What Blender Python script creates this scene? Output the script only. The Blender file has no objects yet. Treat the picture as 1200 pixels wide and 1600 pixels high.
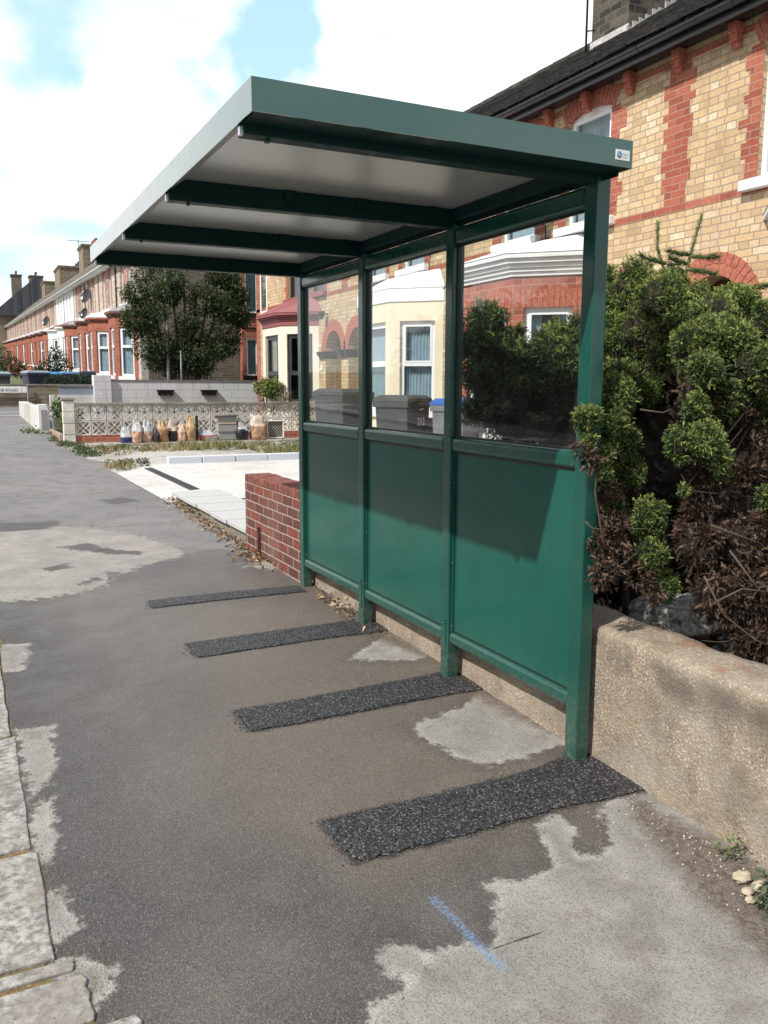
import bpy, math, random
import numpy as np
from mathutils import Vector, Matrix, noise as mnoise
R = math.radians
random.seed(7); rng = np.random.default_rng(7)
scene = bpy.context.scene
COL = scene.collection

# ------------------------------------------------------------------ camera
cam_d = bpy.data.cameras.new("camera"); cam = bpy.data.objects.new("camera", cam_d); COL.objects.link(cam)
scene.camera = cam
cam_d.sensor_fit = 'VERTICAL'; cam_d.sensor_height = 32.0; cam_d.sensor_width = 24.0
cam_d.lens = 1315.26 / 1600 * 32.0
cam_d.clip_start = 0.05; cam_d.clip_end = 2000
_pi, _ya, _ro = R(-8.5187), R(26.4507), R(.2012)
fw = Vector((math.sin(_ya)*math.cos(_pi), math.cos(_ya)*math.cos(_pi), math.sin(_pi)))
rt = Vector((math.cos(_ya), -math.sin(_ya), 0)); up = rt.cross(fw)
rt2 = rt*math.cos(_ro) + up*math.sin(_ro); up2 = -rt*math.sin(_ro) + up*math.cos(_ro)
mw = Matrix((( rt2.x, up2.x, -fw.x, -2.0995), (rt2.y, up2.y, -fw.y, -2.5022), (rt2.z, up2.z, -fw.z, 1.4863), (0, 0, 0, 1)))
cam.matrix_world = mw

# ------------------------------------------------------------------ light
SUN_DIR = Vector((-1.33, -.44, 1.46)).normalized()          # towards the sun
sun_el = math.asin(SUN_DIR.z); sun_az = math.atan2(SUN_DIR.x, SUN_DIR.y)
sd = bpy.data.lights.new("sun", 'SUN'); sun = bpy.data.objects.new("sun", sd); COL.objects.link(sun)
sd.energy = 4.05; sd.angle = R(.8); sd.color = (1, .95, .87)
sun.location = (-10, -6, 14); sun.rotation_euler = SUN_DIR.to_track_quat('Z', 'Y').to_euler()
scene.view_settings.view_transform = 'Standard'; scene.view_settings.look = 'None'
scene.view_settings.exposure = 0.4; scene.view_settings.gamma = 1.0
scene.cycles.max_bounces = 8; scene.cycles.transparent_max_bounces = 12

world = bpy.data.worlds.new("World"); scene.world = world; world.use_nodes = True
def world_nodes():
    nt = world.node_tree; N = nt.nodes; L = nt.links; N.clear()
    out = N.new('ShaderNodeOutputWorld'); bg = N.new('ShaderNodeBackground'); L.new(bg.outputs[0], out.inputs[0])
    sky = N.new('ShaderNodeTexSky'); sky.sky_type = 'NISHITA'; sky.sun_disc = False
    sky.sun_elevation = sun_el; sky.sun_rotation = sun_az; sky.air_density = 1.0; sky.dust_density = .6
    bg.inputs[1].default_value = .088
    tc = N.new('ShaderNodeTexCoord'); sp = N.new('ShaderNodeSeparateXYZ'); L.new(tc.outputs['Generated'], sp.inputs[0])
    zz = N.new('ShaderNodeMath'); zz.operation = 'ADD'; zz.inputs[1].default_value = .22; L.new(sp.outputs[2], zz.inputs[0])
    zm = N.new('ShaderNodeMath'); zm.operation = 'MAXIMUM'; zm.inputs[1].default_value = .05; L.new(zz.outputs[0], zm.inputs[0])
    dv = N.new('ShaderNodeVectorMath'); dv.operation = 'DIVIDE'; L.new(tc.outputs['Generated'], dv.inputs[0])
    cb = N.new('ShaderNodeCombineXYZ')
    for i in range(3): L.new(zm.outputs[0], cb.inputs[i])
    L.new(cb.outputs[0], dv.inputs[1])
    ns = N.new('ShaderNodeTexNoise'); ns.inputs['Scale'].default_value = 2.6; ns.inputs['Detail'].default_value = 7
    ns.inputs['Roughness'].default_value = .52; ns.inputs['Distortion'].default_value = .25
    L.new(dv.outputs[0], ns.inputs['Vector'])
    # clear patches of blue at fixed compass directions, broken up by the cloud noise
    # mostly clear overhead and behind the camera, broken cloud ahead with small blue gaps
    wn = N.new('ShaderNodeTexNoise'); wn.inputs['Scale'].default_value = 7; wn.inputs['Detail'].default_value = 5; L.new(tc.outputs['Generated'], wn.inputs['Vector'])
    wsb = N.new('ShaderNodeVectorMath'); wsb.operation = 'SUBTRACT'; L.new(wn.outputs['Color'], wsb.inputs[0]); wsb.inputs[1].default_value = (.5, .5, .5)
    wsc = N.new('ShaderNodeVectorMath'); wsc.operation = 'SCALE'; L.new(wsb.outputs[0], wsc.inputs[0]); wsc.inputs['Scale'].default_value = .30
    wdir = N.new('ShaderNodeVectorMath'); L.new(tc.outputs['Generated'], wdir.inputs[0]); L.new(wsc.outputs[0], wdir.inputs[1])
    acc = None
    for d, w, s in [((.088,.929,.365), .070, .44), ((.145,.925,.325), .035, .24), ((.262,.90,.345), .045, .36), ((.19,.90,.40), .04, .2), ((.285,.895,.365), .045, .34), ((.305,.893,.330), .045, .34), ((.05,.99,.105), .09, .22), ((-.2,0,1),.60,.40), ((0,-1,.5),.72,.15), ((1,0,.5),.5,.25)]:
        v = Vector(d).normalized()
        ds = N.new('ShaderNodeVectorMath'); ds.operation = 'DISTANCE'; L.new(wdir.outputs[0], ds.inputs[0]); ds.inputs[1].default_value = v
        mr = N.new('ShaderNodeMapRange'); mr.interpolation_type = 'SMOOTHSTEP'
        mr.inputs['From Min'].default_value = w*1.6; mr.inputs['From Max'].default_value = 0; mr.inputs['To Min'].default_value = 0; mr.inputs['To Max'].default_value = s
        L.new(ds.outputs['Value'], mr.inputs['Value'])
        if acc is None: acc = mr.outputs[0]
        else:
            a = N.new('ShaderNodeMath'); a.operation = 'ADD'; L.new(acc, a.inputs[0]); L.new(mr.outputs[0], a.inputs[1]); acc = a.outputs[0]
    sb = N.new('ShaderNodeMath'); sb.operation = 'SUBTRACT'; L.new(ns.outputs[0], sb.inputs[0]); L.new(acc, sb.inputs[1])
    cr = N.new('ShaderNodeMapRange'); cr.interpolation_type = 'SMOOTHSTEP'; cr.inputs['From Min'].default_value = .10; cr.inputs['From Max'].default_value = .55
    L.new(sb.outputs[0], cr.inputs['Value'])
    ad = N.new('ShaderNodeMix'); ad.data_type = 'RGBA'; ad.blend_type = 'ADD'; 
    hz = N.new('ShaderNodeMapRange'); hz.interpolation_type = 'SMOOTHSTEP'; hz.inputs['From Min'].default_value = .45; hz.inputs['From Max'].default_value = .85; hz.inputs['To Min'].default_value = .15; L.new(sp.outputs[1], hz.inputs['Value']); L.new(hz.outputs[0], ad.inputs[0])
    L.new(sky.outputs[0], ad.inputs[6]); ad.inputs[7].default_value = (3.4, 5.2, 5.6, 1)
    mx = N.new('ShaderNodeMix'); mx.data_type = 'RGBA'; L.new(cr.outputs[0], mx.inputs[0]); L.new(ad.outputs[2], mx.inputs[6])
    cm = N.new('ShaderNodeMapRange'); cm.interpolation_type = 'SMOOTHSTEP'; cm.inputs['From Min'].default_value = -.1; cm.inputs['From Max'].default_value = .75; cm.inputs['To Min'].default_value = 7.5; cm.inputs['To Max'].default_value = 11.0; L.new(sp.outputs[1], cm.inputs['Value']); L.new(cm.outputs[0], mx.inputs[7])
    L.new(mx.outputs[2], bg.inputs[0])
world_nodes()

# ------------------------------------------------------------------ materials
def mat(name):
    m = bpy.data.materials.new(name); m.use_nodes = True
    nt = m.node_tree; b = nt.nodes['Principled BSDF']
    return m, nt, b
def nd(nt, t, **kw):
    n = nt.nodes.new(t)
    for k, v in kw.items():
        if k in n.inputs: n.inputs[k].default_value = v
        else: setattr(n, k, v)
    return n
def c4(c): return (c[0], c[1], c[2], 1)
def mixc(nt, fac, a, b, mode='MIX'):
    m = nt.nodes.new('ShaderNodeMix'); m.data_type = 'RGBA'; m.blend_type = mode
    for i, s in ((0, fac), (6, a), (7, b)):
        if hasattr(s, 'links'): nt.links.new(s, m.inputs[i])
        elif i == 0: m.inputs[0].default_value = s
        else: m.inputs[i].default_value = c4(s)
    return m.outputs[2]
def mth(nt, op, a, b=None, clamp=False):
    m = nt.nodes.new('ShaderNodeMath'); m.operation = op; m.use_clamp = clamp
    for i, s in ((0, a), (1, b)):
        if s is None: continue
        if hasattr(s, 'links'): nt.links.new(s, m.inputs[i])
        else: m.inputs[i].default_value = s
    return m.outputs[0]
def rng_(nt, v, a, b, c=0, d=1, smooth=True):
    m = nt.nodes.new('ShaderNodeMapRange'); m.interpolation_type = 'SMOOTHSTEP' if smooth else 'LINEAR'
    nt.links.new(v, m.inputs['Value'])
    for k, x in (('From Min', a), ('From Max', b), ('To Min', c), ('To Max', d)): m.inputs[k].default_value = x
    return m.outputs[0]
def noise(nt, vec, scale, detail=4, rough=.55, dist=0):
    n = nd(nt, 'ShaderNodeTexNoise', Scale=scale, Detail=detail, Roughness=rough, Distortion=dist)
    if vec is not None: nt.links.new(vec, n.inputs['Vector'])
    return n.outputs[0]
def voro(nt, vec, scale, feature='F1', out=0):
    n = nt.nodes.new('ShaderNodeTexVoronoi'); n.feature = feature; n.inputs['Scale'].default_value = scale
    nt.links.new(vec, n.inputs['Vector']); return n.outputs[out]
def objv(nt):
    return nt.nodes.new('ShaderNodeTexCoord').outputs['Object']
def posv(nt):
    return nt.nodes.new('ShaderNodeNewGeometry').outputs['Position']
def bump(nt, b, h, strength=.5, dist=.01):
    n = nd(nt, 'ShaderNodeBump', Strength=strength, Distance=dist); nt.links.new(h, n.inputs['Height'])
    nt.links.new(n.outputs[0], b.inputs['Normal']); return n
def simple(name, c, rough=.6, metal=0, var=.12, scale=8, bumpd=0, spec=.5, coat=0):
    m, nt, b = mat(name); v = posv(nt)
    n = noise(nt, v, scale, 5, .6)
    f = rng_(nt, n, .3, .7)
    col = mixc(nt, f, tuple(x*(1-var) for x in c), tuple(min(1, x*(1+var)) for x in c))
    nt.links.new(col, b.inputs['Base Color'])
    b.inputs['Roughness'].default_value = rough; b.inputs['Metallic'].default_value = metal
    b.inputs['Specular IOR Level'].default_value = spec; b.inputs['Coat Weight'].default_value = coat
    if bumpd: bump(nt, b, noise(nt, v, scale*12, 4), .6, bumpd)
    return m
def wallcoords(nt):
    """(u along the wall, z) for a face of any orientation."""
    g = nt.nodes.new('ShaderNodeNewGeometry')
    cr = nt.nodes.new('ShaderNodeVectorMath'); cr.operation = 'CROSS_PRODUCT'
    nt.links.new(g.outputs['True Normal'], cr.inputs[0]); cr.inputs[1].default_value = (0, 0, 1)
    nm = nt.nodes.new('ShaderNodeVectorMath'); nm.operation = 'NORMALIZE'; nt.links.new(cr.outputs[0], nm.inputs[0])
    dt = nt.nodes.new('ShaderNodeVectorMath'); dt.operation = 'DOT_PRODUCT'
    nt.links.new(g.outputs['Position'], dt.inputs[0]); nt.links.new(nm.outputs[0], dt.inputs[1])
    sp = nt.nodes.new('ShaderNodeSeparateXYZ'); nt.links.new(g.outputs['Position'], sp.inputs[0])
    cb = nt.nodes.new('ShaderNodeCombineXYZ'); nt.links.new(dt.outputs['Value'], cb.inputs[0]); nt.links.new(sp.outputs[2], cb.inputs[1])
    return cb.outputs[0], g.outputs['Position']
def brick_mat(name, cols, mortar, w=.225, h=.075, ms=.010, stain=(.5, .45, .4), stain_amt=.25, bump_s=.7, dark_amt=0, wob=.006, sq=1.0):
    m, nt, b = mat(name); v, P = wallcoords(nt)
    nz = nt.nodes.new('ShaderNodeTexNoise'); nz.inputs['Scale'].default_value = 6; nz.inputs['Detail'].default_value = 3; nt.links.new(P, nz.inputs['Vector'])
    sb = nt.nodes.new('ShaderNodeVectorMath'); sb.operation = 'SUBTRACT'; nt.links.new(nz.outputs['Color'], sb.inputs[0]); sb.inputs[1].default_value = (.5, .5, .5)
    sc = nt.nodes.new('ShaderNodeVectorMath'); sc.operation = 'SCALE'; nt.links.new(sb.outputs[0], sc.inputs[0]); sc.inputs['Scale'].default_value = wob*2
    av = nt.nodes.new('ShaderNodeVectorMath'); nt.links.new(v, av.inputs[0]); nt.links.new(sc.outputs[0], av.inputs[1]); v = av.outputs[0]
    br = nt.nodes.new('ShaderNodeTexBrick'); nt.links.new(v, br.inputs['Vector'])
    br.offset = .5; br.squash = sq; br.squash_frequency = 2; br.inputs['Scale'].default_value = 1; br.inputs['Brick Width'].default_value = w; br.inputs['Row Height'].default_value = h
    br.inputs['Mortar Size'].default_value = ms*.5; br.inputs['Mortar Smooth'].default_value = .25; br.inputs['Bias'].default_value = 0
    br.inputs['Color1'].default_value = (0, 0, 0, 1); br.inputs['Color2'].default_value = (1, 1, 1, 1); br.inputs['Mortar'].default_value = (.5, .5, .5, 1)
    fac = br.outputs['Fac']
    ramp = nt.nodes.new('ShaderNodeValToRGB'); nt.links.new(br.outputs['Color'], ramp.inputs[0])
    el = ramp.color_ramp.elements
    while len(el) < len(cols): el.new(.5)
    for i, c in enumerate(cols): el[i].position = i/(len(cols)-1); el[i].color = c4(c)
    n1 = noise(nt, P, 30, 5, .65)
    col = mixc(nt, rng_(nt, noise(nt, P, 7.5, 3, .5), .35, .7, 0, .5), ramp.outputs[0], cols[-1]) if False else ramp.outputs[0]
    col = mixc(nt, rng_(nt, n1, .3, .75, 0, .55), ramp.outputs[0], tuple(x*.7 for x in cols[0]))
    col = mixc(nt, rng_(nt, noise(nt, P, 1.3, 5, .6), .45, .75, 0, stain_amt), col, stain)
    mp_ = nt.nodes.new('ShaderNodeMapping'); nt.links.new(P, mp_.inputs[0]); mp_.inputs['Scale'].default_value = (3.2, 3.2, .5)
    col = mixc(nt, rng_(nt, noise(nt, mp_.outputs[0], 1.4, 6, .65), .52, .76, 0, .42), col, tuple(x*.42 for x in cols[0]))
    col = mixc(nt, rng_(nt, noise(nt, P, 24, 3, .5), .66, .74, 0, .5), col, tuple(x*.5 for x in cols[1]))
    col = mixc(nt, fac, col, mixc(nt, noise(nt, P, 20), tuple(x*.75 for x in mortar), mortar))
    nt.links.new(col, b.inputs['Base Color']); b.inputs['Roughness'].default_value = .9
    b.inputs['Specular IOR Level'].default_value = .25
    hgt = mth(nt, 'SUBTRACT', mth(nt, 'MULTIPLY', noise(nt, P, 60, 4), .5), fac)
    bump(nt, b, hgt, bump_s, .008)
    return m
def green_mat(name, base, rough, brush=False):
    m, nt, b = mat(name); P = posv(nt)
    n = noise(nt, P, 3.5, 4, .6)
    col = mixc(nt, rng_(nt, n, .3, .7), tuple(x*.93 for x in base), tuple(x*1.07 for x in base))
    # rain-washed dust low down and along edges
    d = rng_(nt, noise(nt, P, 22, 6, .7), .62, .8, 0, .10)
    col = mixc(nt, d, col, (.18, .2, .17))
    zz_ = nt.nodes.new('ShaderNodeSeparateXYZ'); nt.links.new(P, zz_.inputs[0])   # road dust splashed up from the ground
    col = mixc(nt, mth(nt, 'MULTIPLY', rng_(nt, zz_.outputs[2], .42, .02), rng_(nt, noise(nt, P, 38, 6, .75), .42, .72, .05, .55)), col, (.20, .175, .14))
    nt.links.new(col, b.inputs['Base Color'])
    nt.links.new(rng_(nt, noise(nt, P, 9, 5, .65), .3, .7, rough*.8, rough*1.3), b.inputs['Roughness'])
    b.inputs['Specular IOR Level'].default_value = .5
    mp = nt.nodes.new('ShaderNodeMapping'); nt.links.new(P, mp.inputs[0]); mp.inputs['Scale'].default_value = (2, 2, 260) if brush else (1.6, 1.6, 1.6)
    h = noise(nt, mp.outputs[0], 1.0, 3)
    bump(nt, b, h, .12 if brush else .08, .002 if brush else .01)
    b.inputs['Coat Weight'].default_value = .25; b.inputs['Coat Roughness'].default_value = .09
    if brush: b.inputs['Coat Weight'].default_value = 1.0; b.inputs['Coat IOR'].default_value = 1.75
    return m
GREEN = (.007, .072, .056)
M = {}
M['green'] = green_mat('green_powder_coat', GREEN, .26)
M['panel'] = green_mat('green_panel_paint', (.011, .088, .067), .16)
M['panel'].node_tree.nodes['Principled BSDF'].inputs['Specular IOR Level'].default_value = .32
M['green_beam'] = green_mat('green_beam_coat', (.004, .030, .032), .5)  # shelter green darkened: the shade under the roof is put into the colour
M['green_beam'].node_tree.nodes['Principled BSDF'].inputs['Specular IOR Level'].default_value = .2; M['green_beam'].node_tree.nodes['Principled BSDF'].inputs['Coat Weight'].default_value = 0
M['panel'].node_tree.nodes['Principled BSDF'].inputs['Coat Weight'].default_value = 0
M['fascia'] = green_mat('green_fascia_paint', (.010, .086, .070), .22, True)
M['soffit'] = simple('pale_aluminium_liner', (.50, .52, .54), .30, .30, .04, 2)
M['zinc'] = simple('zinc_bracket', (.6, .62, .65), .35, .8, .05)
M['black_rubber'] = simple('black_rubber', (.012, .014, .016), .5)
M['sticker'] = simple('white_sticker', (.8, .82, .85), .4, 0, .02)
M['blue_ink'] = simple('blue_ink', (.05, .17, .36), .4, 0, .02)
M['grey_ink'] = simple('grey_ink', (.35, .48, .5), .4, 0, .02)
def glass_mat(name, tint=(.93, .95, .95), rough=.02, haze=.0):
    m, nt, b = mat(name); nt.nodes.remove(b); out = nt.nodes['Material Output']
    tr = nd(nt, 'ShaderNodeBsdfTransparent'); tr.inputs[0].default_value = c4(tint)
    gl = nd(nt, 'ShaderNodeBsdfGlossy'); gl.inputs['Roughness'].default_value = rough; gl.inputs[0].default_value = (.95, .95, .95, 1)
    fr = nd(nt, 'ShaderNodeFresnel'); fr.inputs['IOR'].default_value = 1.5
    bp = nd(nt, 'ShaderNodeBump', Strength=.05, Distance=.02); nt.links.new(noise(nt, posv(nt), 2.0, 2), bp.inputs['Height'])
    nt.links.new(bp.outputs[0], gl.inputs['Normal']); nt.links.new(bp.outputs[0], fr.inputs['Normal'])
    g_ = nt.nodes.new('ShaderNodeNewGeometry'); ff = mth(nt, 'MULTIPLY', fr.outputs[0], mth(nt, 'SUBTRACT', 1.0, g_.outputs['Backfacing']))
    mx = nd(nt, 'ShaderNodeMixShader'); nt.links.new(ff, mx.inputs[0]); nt.links.new(tr.outputs[0], mx.inputs[1]); nt.links.new(gl.outputs[0], mx.inputs[2])
    last = mx.outputs[0]
    if haze:
        df = nd(nt, 'ShaderNodeBsdfDiffuse'); df.inputs[0].default_value = (.5, .5, .5, 1)
        m2 = nd(nt, 'ShaderNodeMixShader')
        f = rng_(nt, noise(nt, posv(nt), 4, 6, .7), .4, .8, haze*.3, haze)
        nt.links.new(f, m2.inputs[0]); nt.links.new(last, m2.inputs[1]); nt.links.new(df.outputs[0], m2.inputs[2]); last = m2.outputs[0]
    nt.links.new(last, out.inputs[0]); return m
M['clear_panel'] = glass_mat('clear_polycarbonate', (.93, .95, .95), .02, .035)
M['window_glass'] = glass_mat('window_glass', (.75, .8, .82), .01)
M['yellow_brick'] = brick_mat('yellow_stock_brick', [(.46,.32,.19), (.60,.43,.25), (.66,.49,.29), (.58,.43,.26), (.76,.63,.45)], (.36,.29,.22), ms=.014, sq=.55, wob=.010, stain=(.42,.28,.2), stain_amt=.3)
M['orange_brick'] = brick_mat('worn_orange_brick', [(.34,.17,.09), (.52,.33,.15), (.60,.38,.16)], (.45,.38,.30), ms=.012)
M['red_brick'] = brick_mat('red_facing_brick', [(.27,.08,.055), (.37,.11,.07), (.44,.155,.10)], (.44,.29,.23), ms=.010, stain=(.5,.22,.14), stain_amt=.2)
M['old_red_brick'] = brick_mat('weathered_red_brick', [(.10,.048,.04), (.16,.06,.048), (.25,.065,.045), (.14,.07,.056)], (.42,.34,.30), ms=.012, stain=(.2,.13,.11), stain_amt=.5, bump_s=1)
M['pale_brick'] = brick_mat('pale_brick', [(.42,.38,.33), (.56,.52,.46), (.64,.61,.56)], (.5,.46,.4), ms=.016)
M['dark_brick'] = brick_mat('sooty_brick', [(.10,.085,.07), (.16,.13,.10), (.22,.18,.13)], (.30,.27,.23), ms=.014, stain=(.08,.07,.06))
M['brown_brick'] = brick_mat('brown_stock_brick', [(.15,.12,.09), (.28,.22,.15), (.36,.28,.18)], (.28,.25,.21), ms=.016, bump_s=1)
M['stone'] = brick_mat('rough_flint_stone', [(.03,.027,.024), (.09,.08,.065), (.15,.13,.10)], (.13,.12,.10), w=.26, h=.11, ms=.022, wob=.03, bump_s=1)
M['grey_block'] = brick_mat('painted_grey_blockwork', [(.68,.69,.70), (.73,.74,.75)], (.46,.47,.48), w=.45, h=.225, ms=.012, stain=(.45,.45,.45), stain_amt=.3, bump_s=.4, wob=.002)
M['white_paint'] = simple('white_masonry_paint', (.74, .75, .76), .6, 0, .06, 3, .002)
M['cream_paint'] = simple('cream_masonry_paint', (.74, .66, .50), .7, 0, .05, 2, .002)
M['ivory_paint'] = simple('ivory_masonry_paint', (.72, .66, .55), .7, 0, .05, 2, .002)
M['red_paint'] = simple('dusky_red_paint', (.24, .065, .07), .6, 0, .10, 3, .001)
M['upvc'] = simple('white_upvc', (.78, .80, .82), .3, 0, .02)
M['dark_frame'] = simple('anthracite_frame', (.035, .04, .05), .35)
M['black_paint'] = simple('black_gloss_paint', (.012, .012, .014), .25, 0, .2)
M['curtain'] = simple('net_curtain', (.70, .75, .79), .9, 0, .08, 6)
M['green_curtain'] = simple('grey_green_curtain', (.42, .52, .50), .9, 0, .08, 6)
M['dark_room'] = simple('dark_interior', (.02, .02, .022), .9)
M['lead'] = simple('grey_lead', (.22, .22, .23), .6, .2, .2, 5, .002)
def roof_mat(name, c):
    m, nt, b = mat(name); P = posv(nt)
    sp = nt.nodes.new('ShaderNodeSeparateXYZ'); nt.links.new(P, sp.inputs[0])
    cb = nt.nodes.new('ShaderNodeCombineXYZ'); nt.links.new(sp.outputs[1], cb.inputs[0]); nt.links.new(sp.outputs[0], cb.inputs[1])
    br = nt.nodes.new('ShaderNodeTexBrick'); nt.links.new(cb.outputs[0], br.inputs['Vector']); br.offset = .5
    br.inputs['Scale'].default_value = 1; br.inputs['Brick Width'].default_value = .26; br.inputs['Row Height'].default_value = .2; br.inputs['Mortar Size'].default_value = .012
    br.inputs['Color1'].default_value = c4([x*.6 for x in c]); br.inputs['Color2'].default_value = c4([x*1.3 for x in c]); br.inputs['Mortar'].default_value = (.02, .02, .02, 1)
    col = mixc(nt, rng_(nt, noise(nt, P, 5, 6, .7), .5, .75, 0, .6), br.outputs[0], (.20, .185, .15))
    nt.links.new(col, b.inputs['Base Color']); b.inputs['Roughness'].default_value = .85
    bump(nt, b, mth(nt, 'SUBTRACT', mth(nt, 'MULTIPLY', noise(nt, P, 18, 6, .7), 1.6), br.outputs['Fac']), 1.0, .05); return m
M['roof_tile'] = roof_mat('mossy_grey_roof_tile', (.05, .048, .045))
M['roof_brown'] = roof_mat('brown_roof_tile', (.17, .14, .11))
M['slate'] = roof_mat('blue_slate', (.06, .065, .085))
M['red_tile'] = roof_mat('red_roof_tile', (.30, .10, .07))
M['gutter'] = simple('black_gutter', (.014, .016, .02), .3, 0, .2)
M['terracotta'] = simple('terracotta_pot', (.30, .13, .09), .8)
M['dark_pot'] = simple('sooty_chimney_pot', (.10, .08, .08), .8)
M['brick_arch'] = simple('red_rubbed_brick', (.38, .12, .078), .85, 0, .28, 30, .002)
M['pink_mortar'] = simple('pinkish_mortar', (.60, .40, .30), .9)

# ------------------------------------------------------------------ mesh collector
def gz(y):
    if y < 14: return .022*y
    if y < 27: return .308 + .037*(y-14)
    if y < 130: return .789 + .03*(y-27)
    return 3.879
class MB:
    def __init__(s): s.v = []; s.f = []; s.mi = []; s.sm = []; s.m = 0; s.smooth = False
    def add(s, vs, fs):
        n = len(s.v); s.v += [tuple(v) for v in vs]
        for f in fs: s.f.append(tuple(i+n for i in f)); s.mi.append(s.m); s.sm.append(s.smooth)
    def box(s, x0, x1, y0, y1, z0, z1):
        vs = [(x, y, z) for z in (z0, z1) for y in (y0, y1) for x in (x0, x1)]
        s.add(vs, [(0,2,3,1), (4,5,7,6), (0,1,5,4), (2,6,7,3), (0,4,6,2), (1,3,7,5)])
    def obox(s, O, u, n, a0, a1, b0, b1, z0, z1):
        """box in a frame: O + a*u + b*n + z"""
        vs = [(O[0]+a*u[0]+b*n[0], O[1]+a*u[1]+b*n[1], z) for z in (z0, z1) for b in (b0, b1) for a in (a0, a1)]
        fl = u[0]*n[1]-u[1]*n[0] > 0
        fs = [(0,2,3,1), (4,5,7,6), (0,1,5,4), (2,6,7,3), (0,4,6,2), (1,3,7,5)]
        if not fl: fs = [f[::-1] for f in fs]
        s.add(vs, fs)
    def prism(s, poly, z0, z1, top=None):
        n = len(poly); top = top or poly
        A = sum(poly[i][0]*poly[(i+1) % n][1]-poly[(i+1) % n][0]*poly[i][1] for i in range(n))
        if A < 0: poly = poly[::-1]; top = top[::-1]
        fz0 = z0 if callable(z0) else (lambda p: z0); fz1 = z1 if callable(z1) else (lambda p: z1)
        vs = [(p[0], p[1], fz0(p)) for p in poly] + [(p[0], p[1], fz1(p)) for p in top]
        s.add(vs, [tuple(range(n))[::-1], tuple(range(n, 2*n))] + [(i, (i+1) % n, n+(i+1) % n, n+i) for i in range(n)])
    def extr(s, poly3, d):
        """3-D polygon extruded by vector d"""
        n = len(poly3); d = Vector(d); a = [Vector(p) for p in poly3]
        s.add(a + [p+d for p in a], [tuple(range(n)), tuple(range(n, 2*n))[::-1]] + [(i, n+i, n+(i+1) % n, (i+1) % n) for i in range(n)])
    def tube(s, pts, r, n=8, cap=True):
        pts = [Vector(p) for p in pts]; rs = r if isinstance(r, (list, tuple)) else [r]*len(pts)
        vs = []
        for i, p in enumerate(pts):
            t = (pts[min(i+1, len(pts)-1)]-pts[max(i-1, 0)]).normalized()
            a = Vector((0, 0, 1)) if abs(t.z) < .9 else Vector((1, 0, 0))
            u = t.cross(a).normalized(); w = t.cross(u)
            for k in range(n):
                an = 2*math.pi*k/n; vs.append(p + (u*math.cos(an)+w*math.sin(an))*rs[i])
        fs = [(i*n+k, i*n+(k+1) % n, (i+1)*n+(k+1) % n, (i+1)*n+k) for i in range(len(pts)-1) for k in range(n)]
        if cap: fs += [tuple(range(n))[::-1], tuple(range((len(pts)-1)*n, len(pts)*n))]
        sm = s.smooth; s.smooth = True; s.add(vs, fs); s.smooth = sm
    def lathe(s, c, prof, n=14):
        vs = [(c[0]+r*math.cos(2*math.pi*k/n), c[1]+r*math.sin(2*math.pi*k/n), c[2]+z) for r, z in prof for k in range(n)]
        fs = [(i*n+k, i*n+(k+1) % n, (i+1)*n+(k+1) % n, (i+1)*n+k) for i in range(len(prof)-1) for k in range(n)]
        fs += [tuple(range(n))[::-1], tuple(range((len(prof)-1)*n, len(prof)*n))]
        sm = s.smooth; s.smooth = True; s.add(vs, fs); s.smooth = sm
    def build(s, name, mats, parent=None, bevel=0, shear=None, seg=2, fixn=False):
        me = bpy.data.meshes.new(name)
        base = parent_world(parent) if parent else Vector((0, 0, 0))
        V = np.array(s.v, dtype=float).reshape(-1, 3)
        if shear: V[:, 2] += shear[0]*(V[:, 1]-shear[1])
        V = V - np.array(base)
        me.from_pydata(V.tolist(), [], s.f)
        if not isinstance(mats, (list, tuple)): mats = [mats]
        for m in mats: me.materials.append(m)
        me.polygons.foreach_set('material_index', s.mi); me.polygons.foreach_set('use_smooth', s.sm)
        me.update()
        if fixn:
            import bmesh
            bm = bmesh.new(); bm.from_mesh(me); bmesh.ops.recalc_face_normals(bm, faces=bm.faces); bm.to_mesh(me); bm.free()
        o = bpy.data.objects.new(name, me); COL.objects.link(o)
        if parent: o.parent = parent
        if bevel:
            md = o.modifiers.new('bevel', 'BEVEL'); md.width = bevel; md.segments = seg; md.limit_method = 'ANGLE'; md.angle_limit = R(40)
            md.harden_normals = False
        return o
def parent_world(p):
    v = Vector((0, 0, 0))
    while p is not None: v += Vector(p.location); p = p.parent
    return v
def tag(o, label=None, cat=None, group=None, kind=None):
    if label: o['label'] = label
    if cat: o['category'] = cat
    if group: o['group'] = group
    if kind: o['kind'] = kind
    return o
def thing(name, loc, label, cat, group=None):
    o = bpy.data.objects.new(name, None); COL.objects.link(o); o.location = loc; o.empty_display_size = .1
    return tag(o, label, cat, group)
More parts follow.
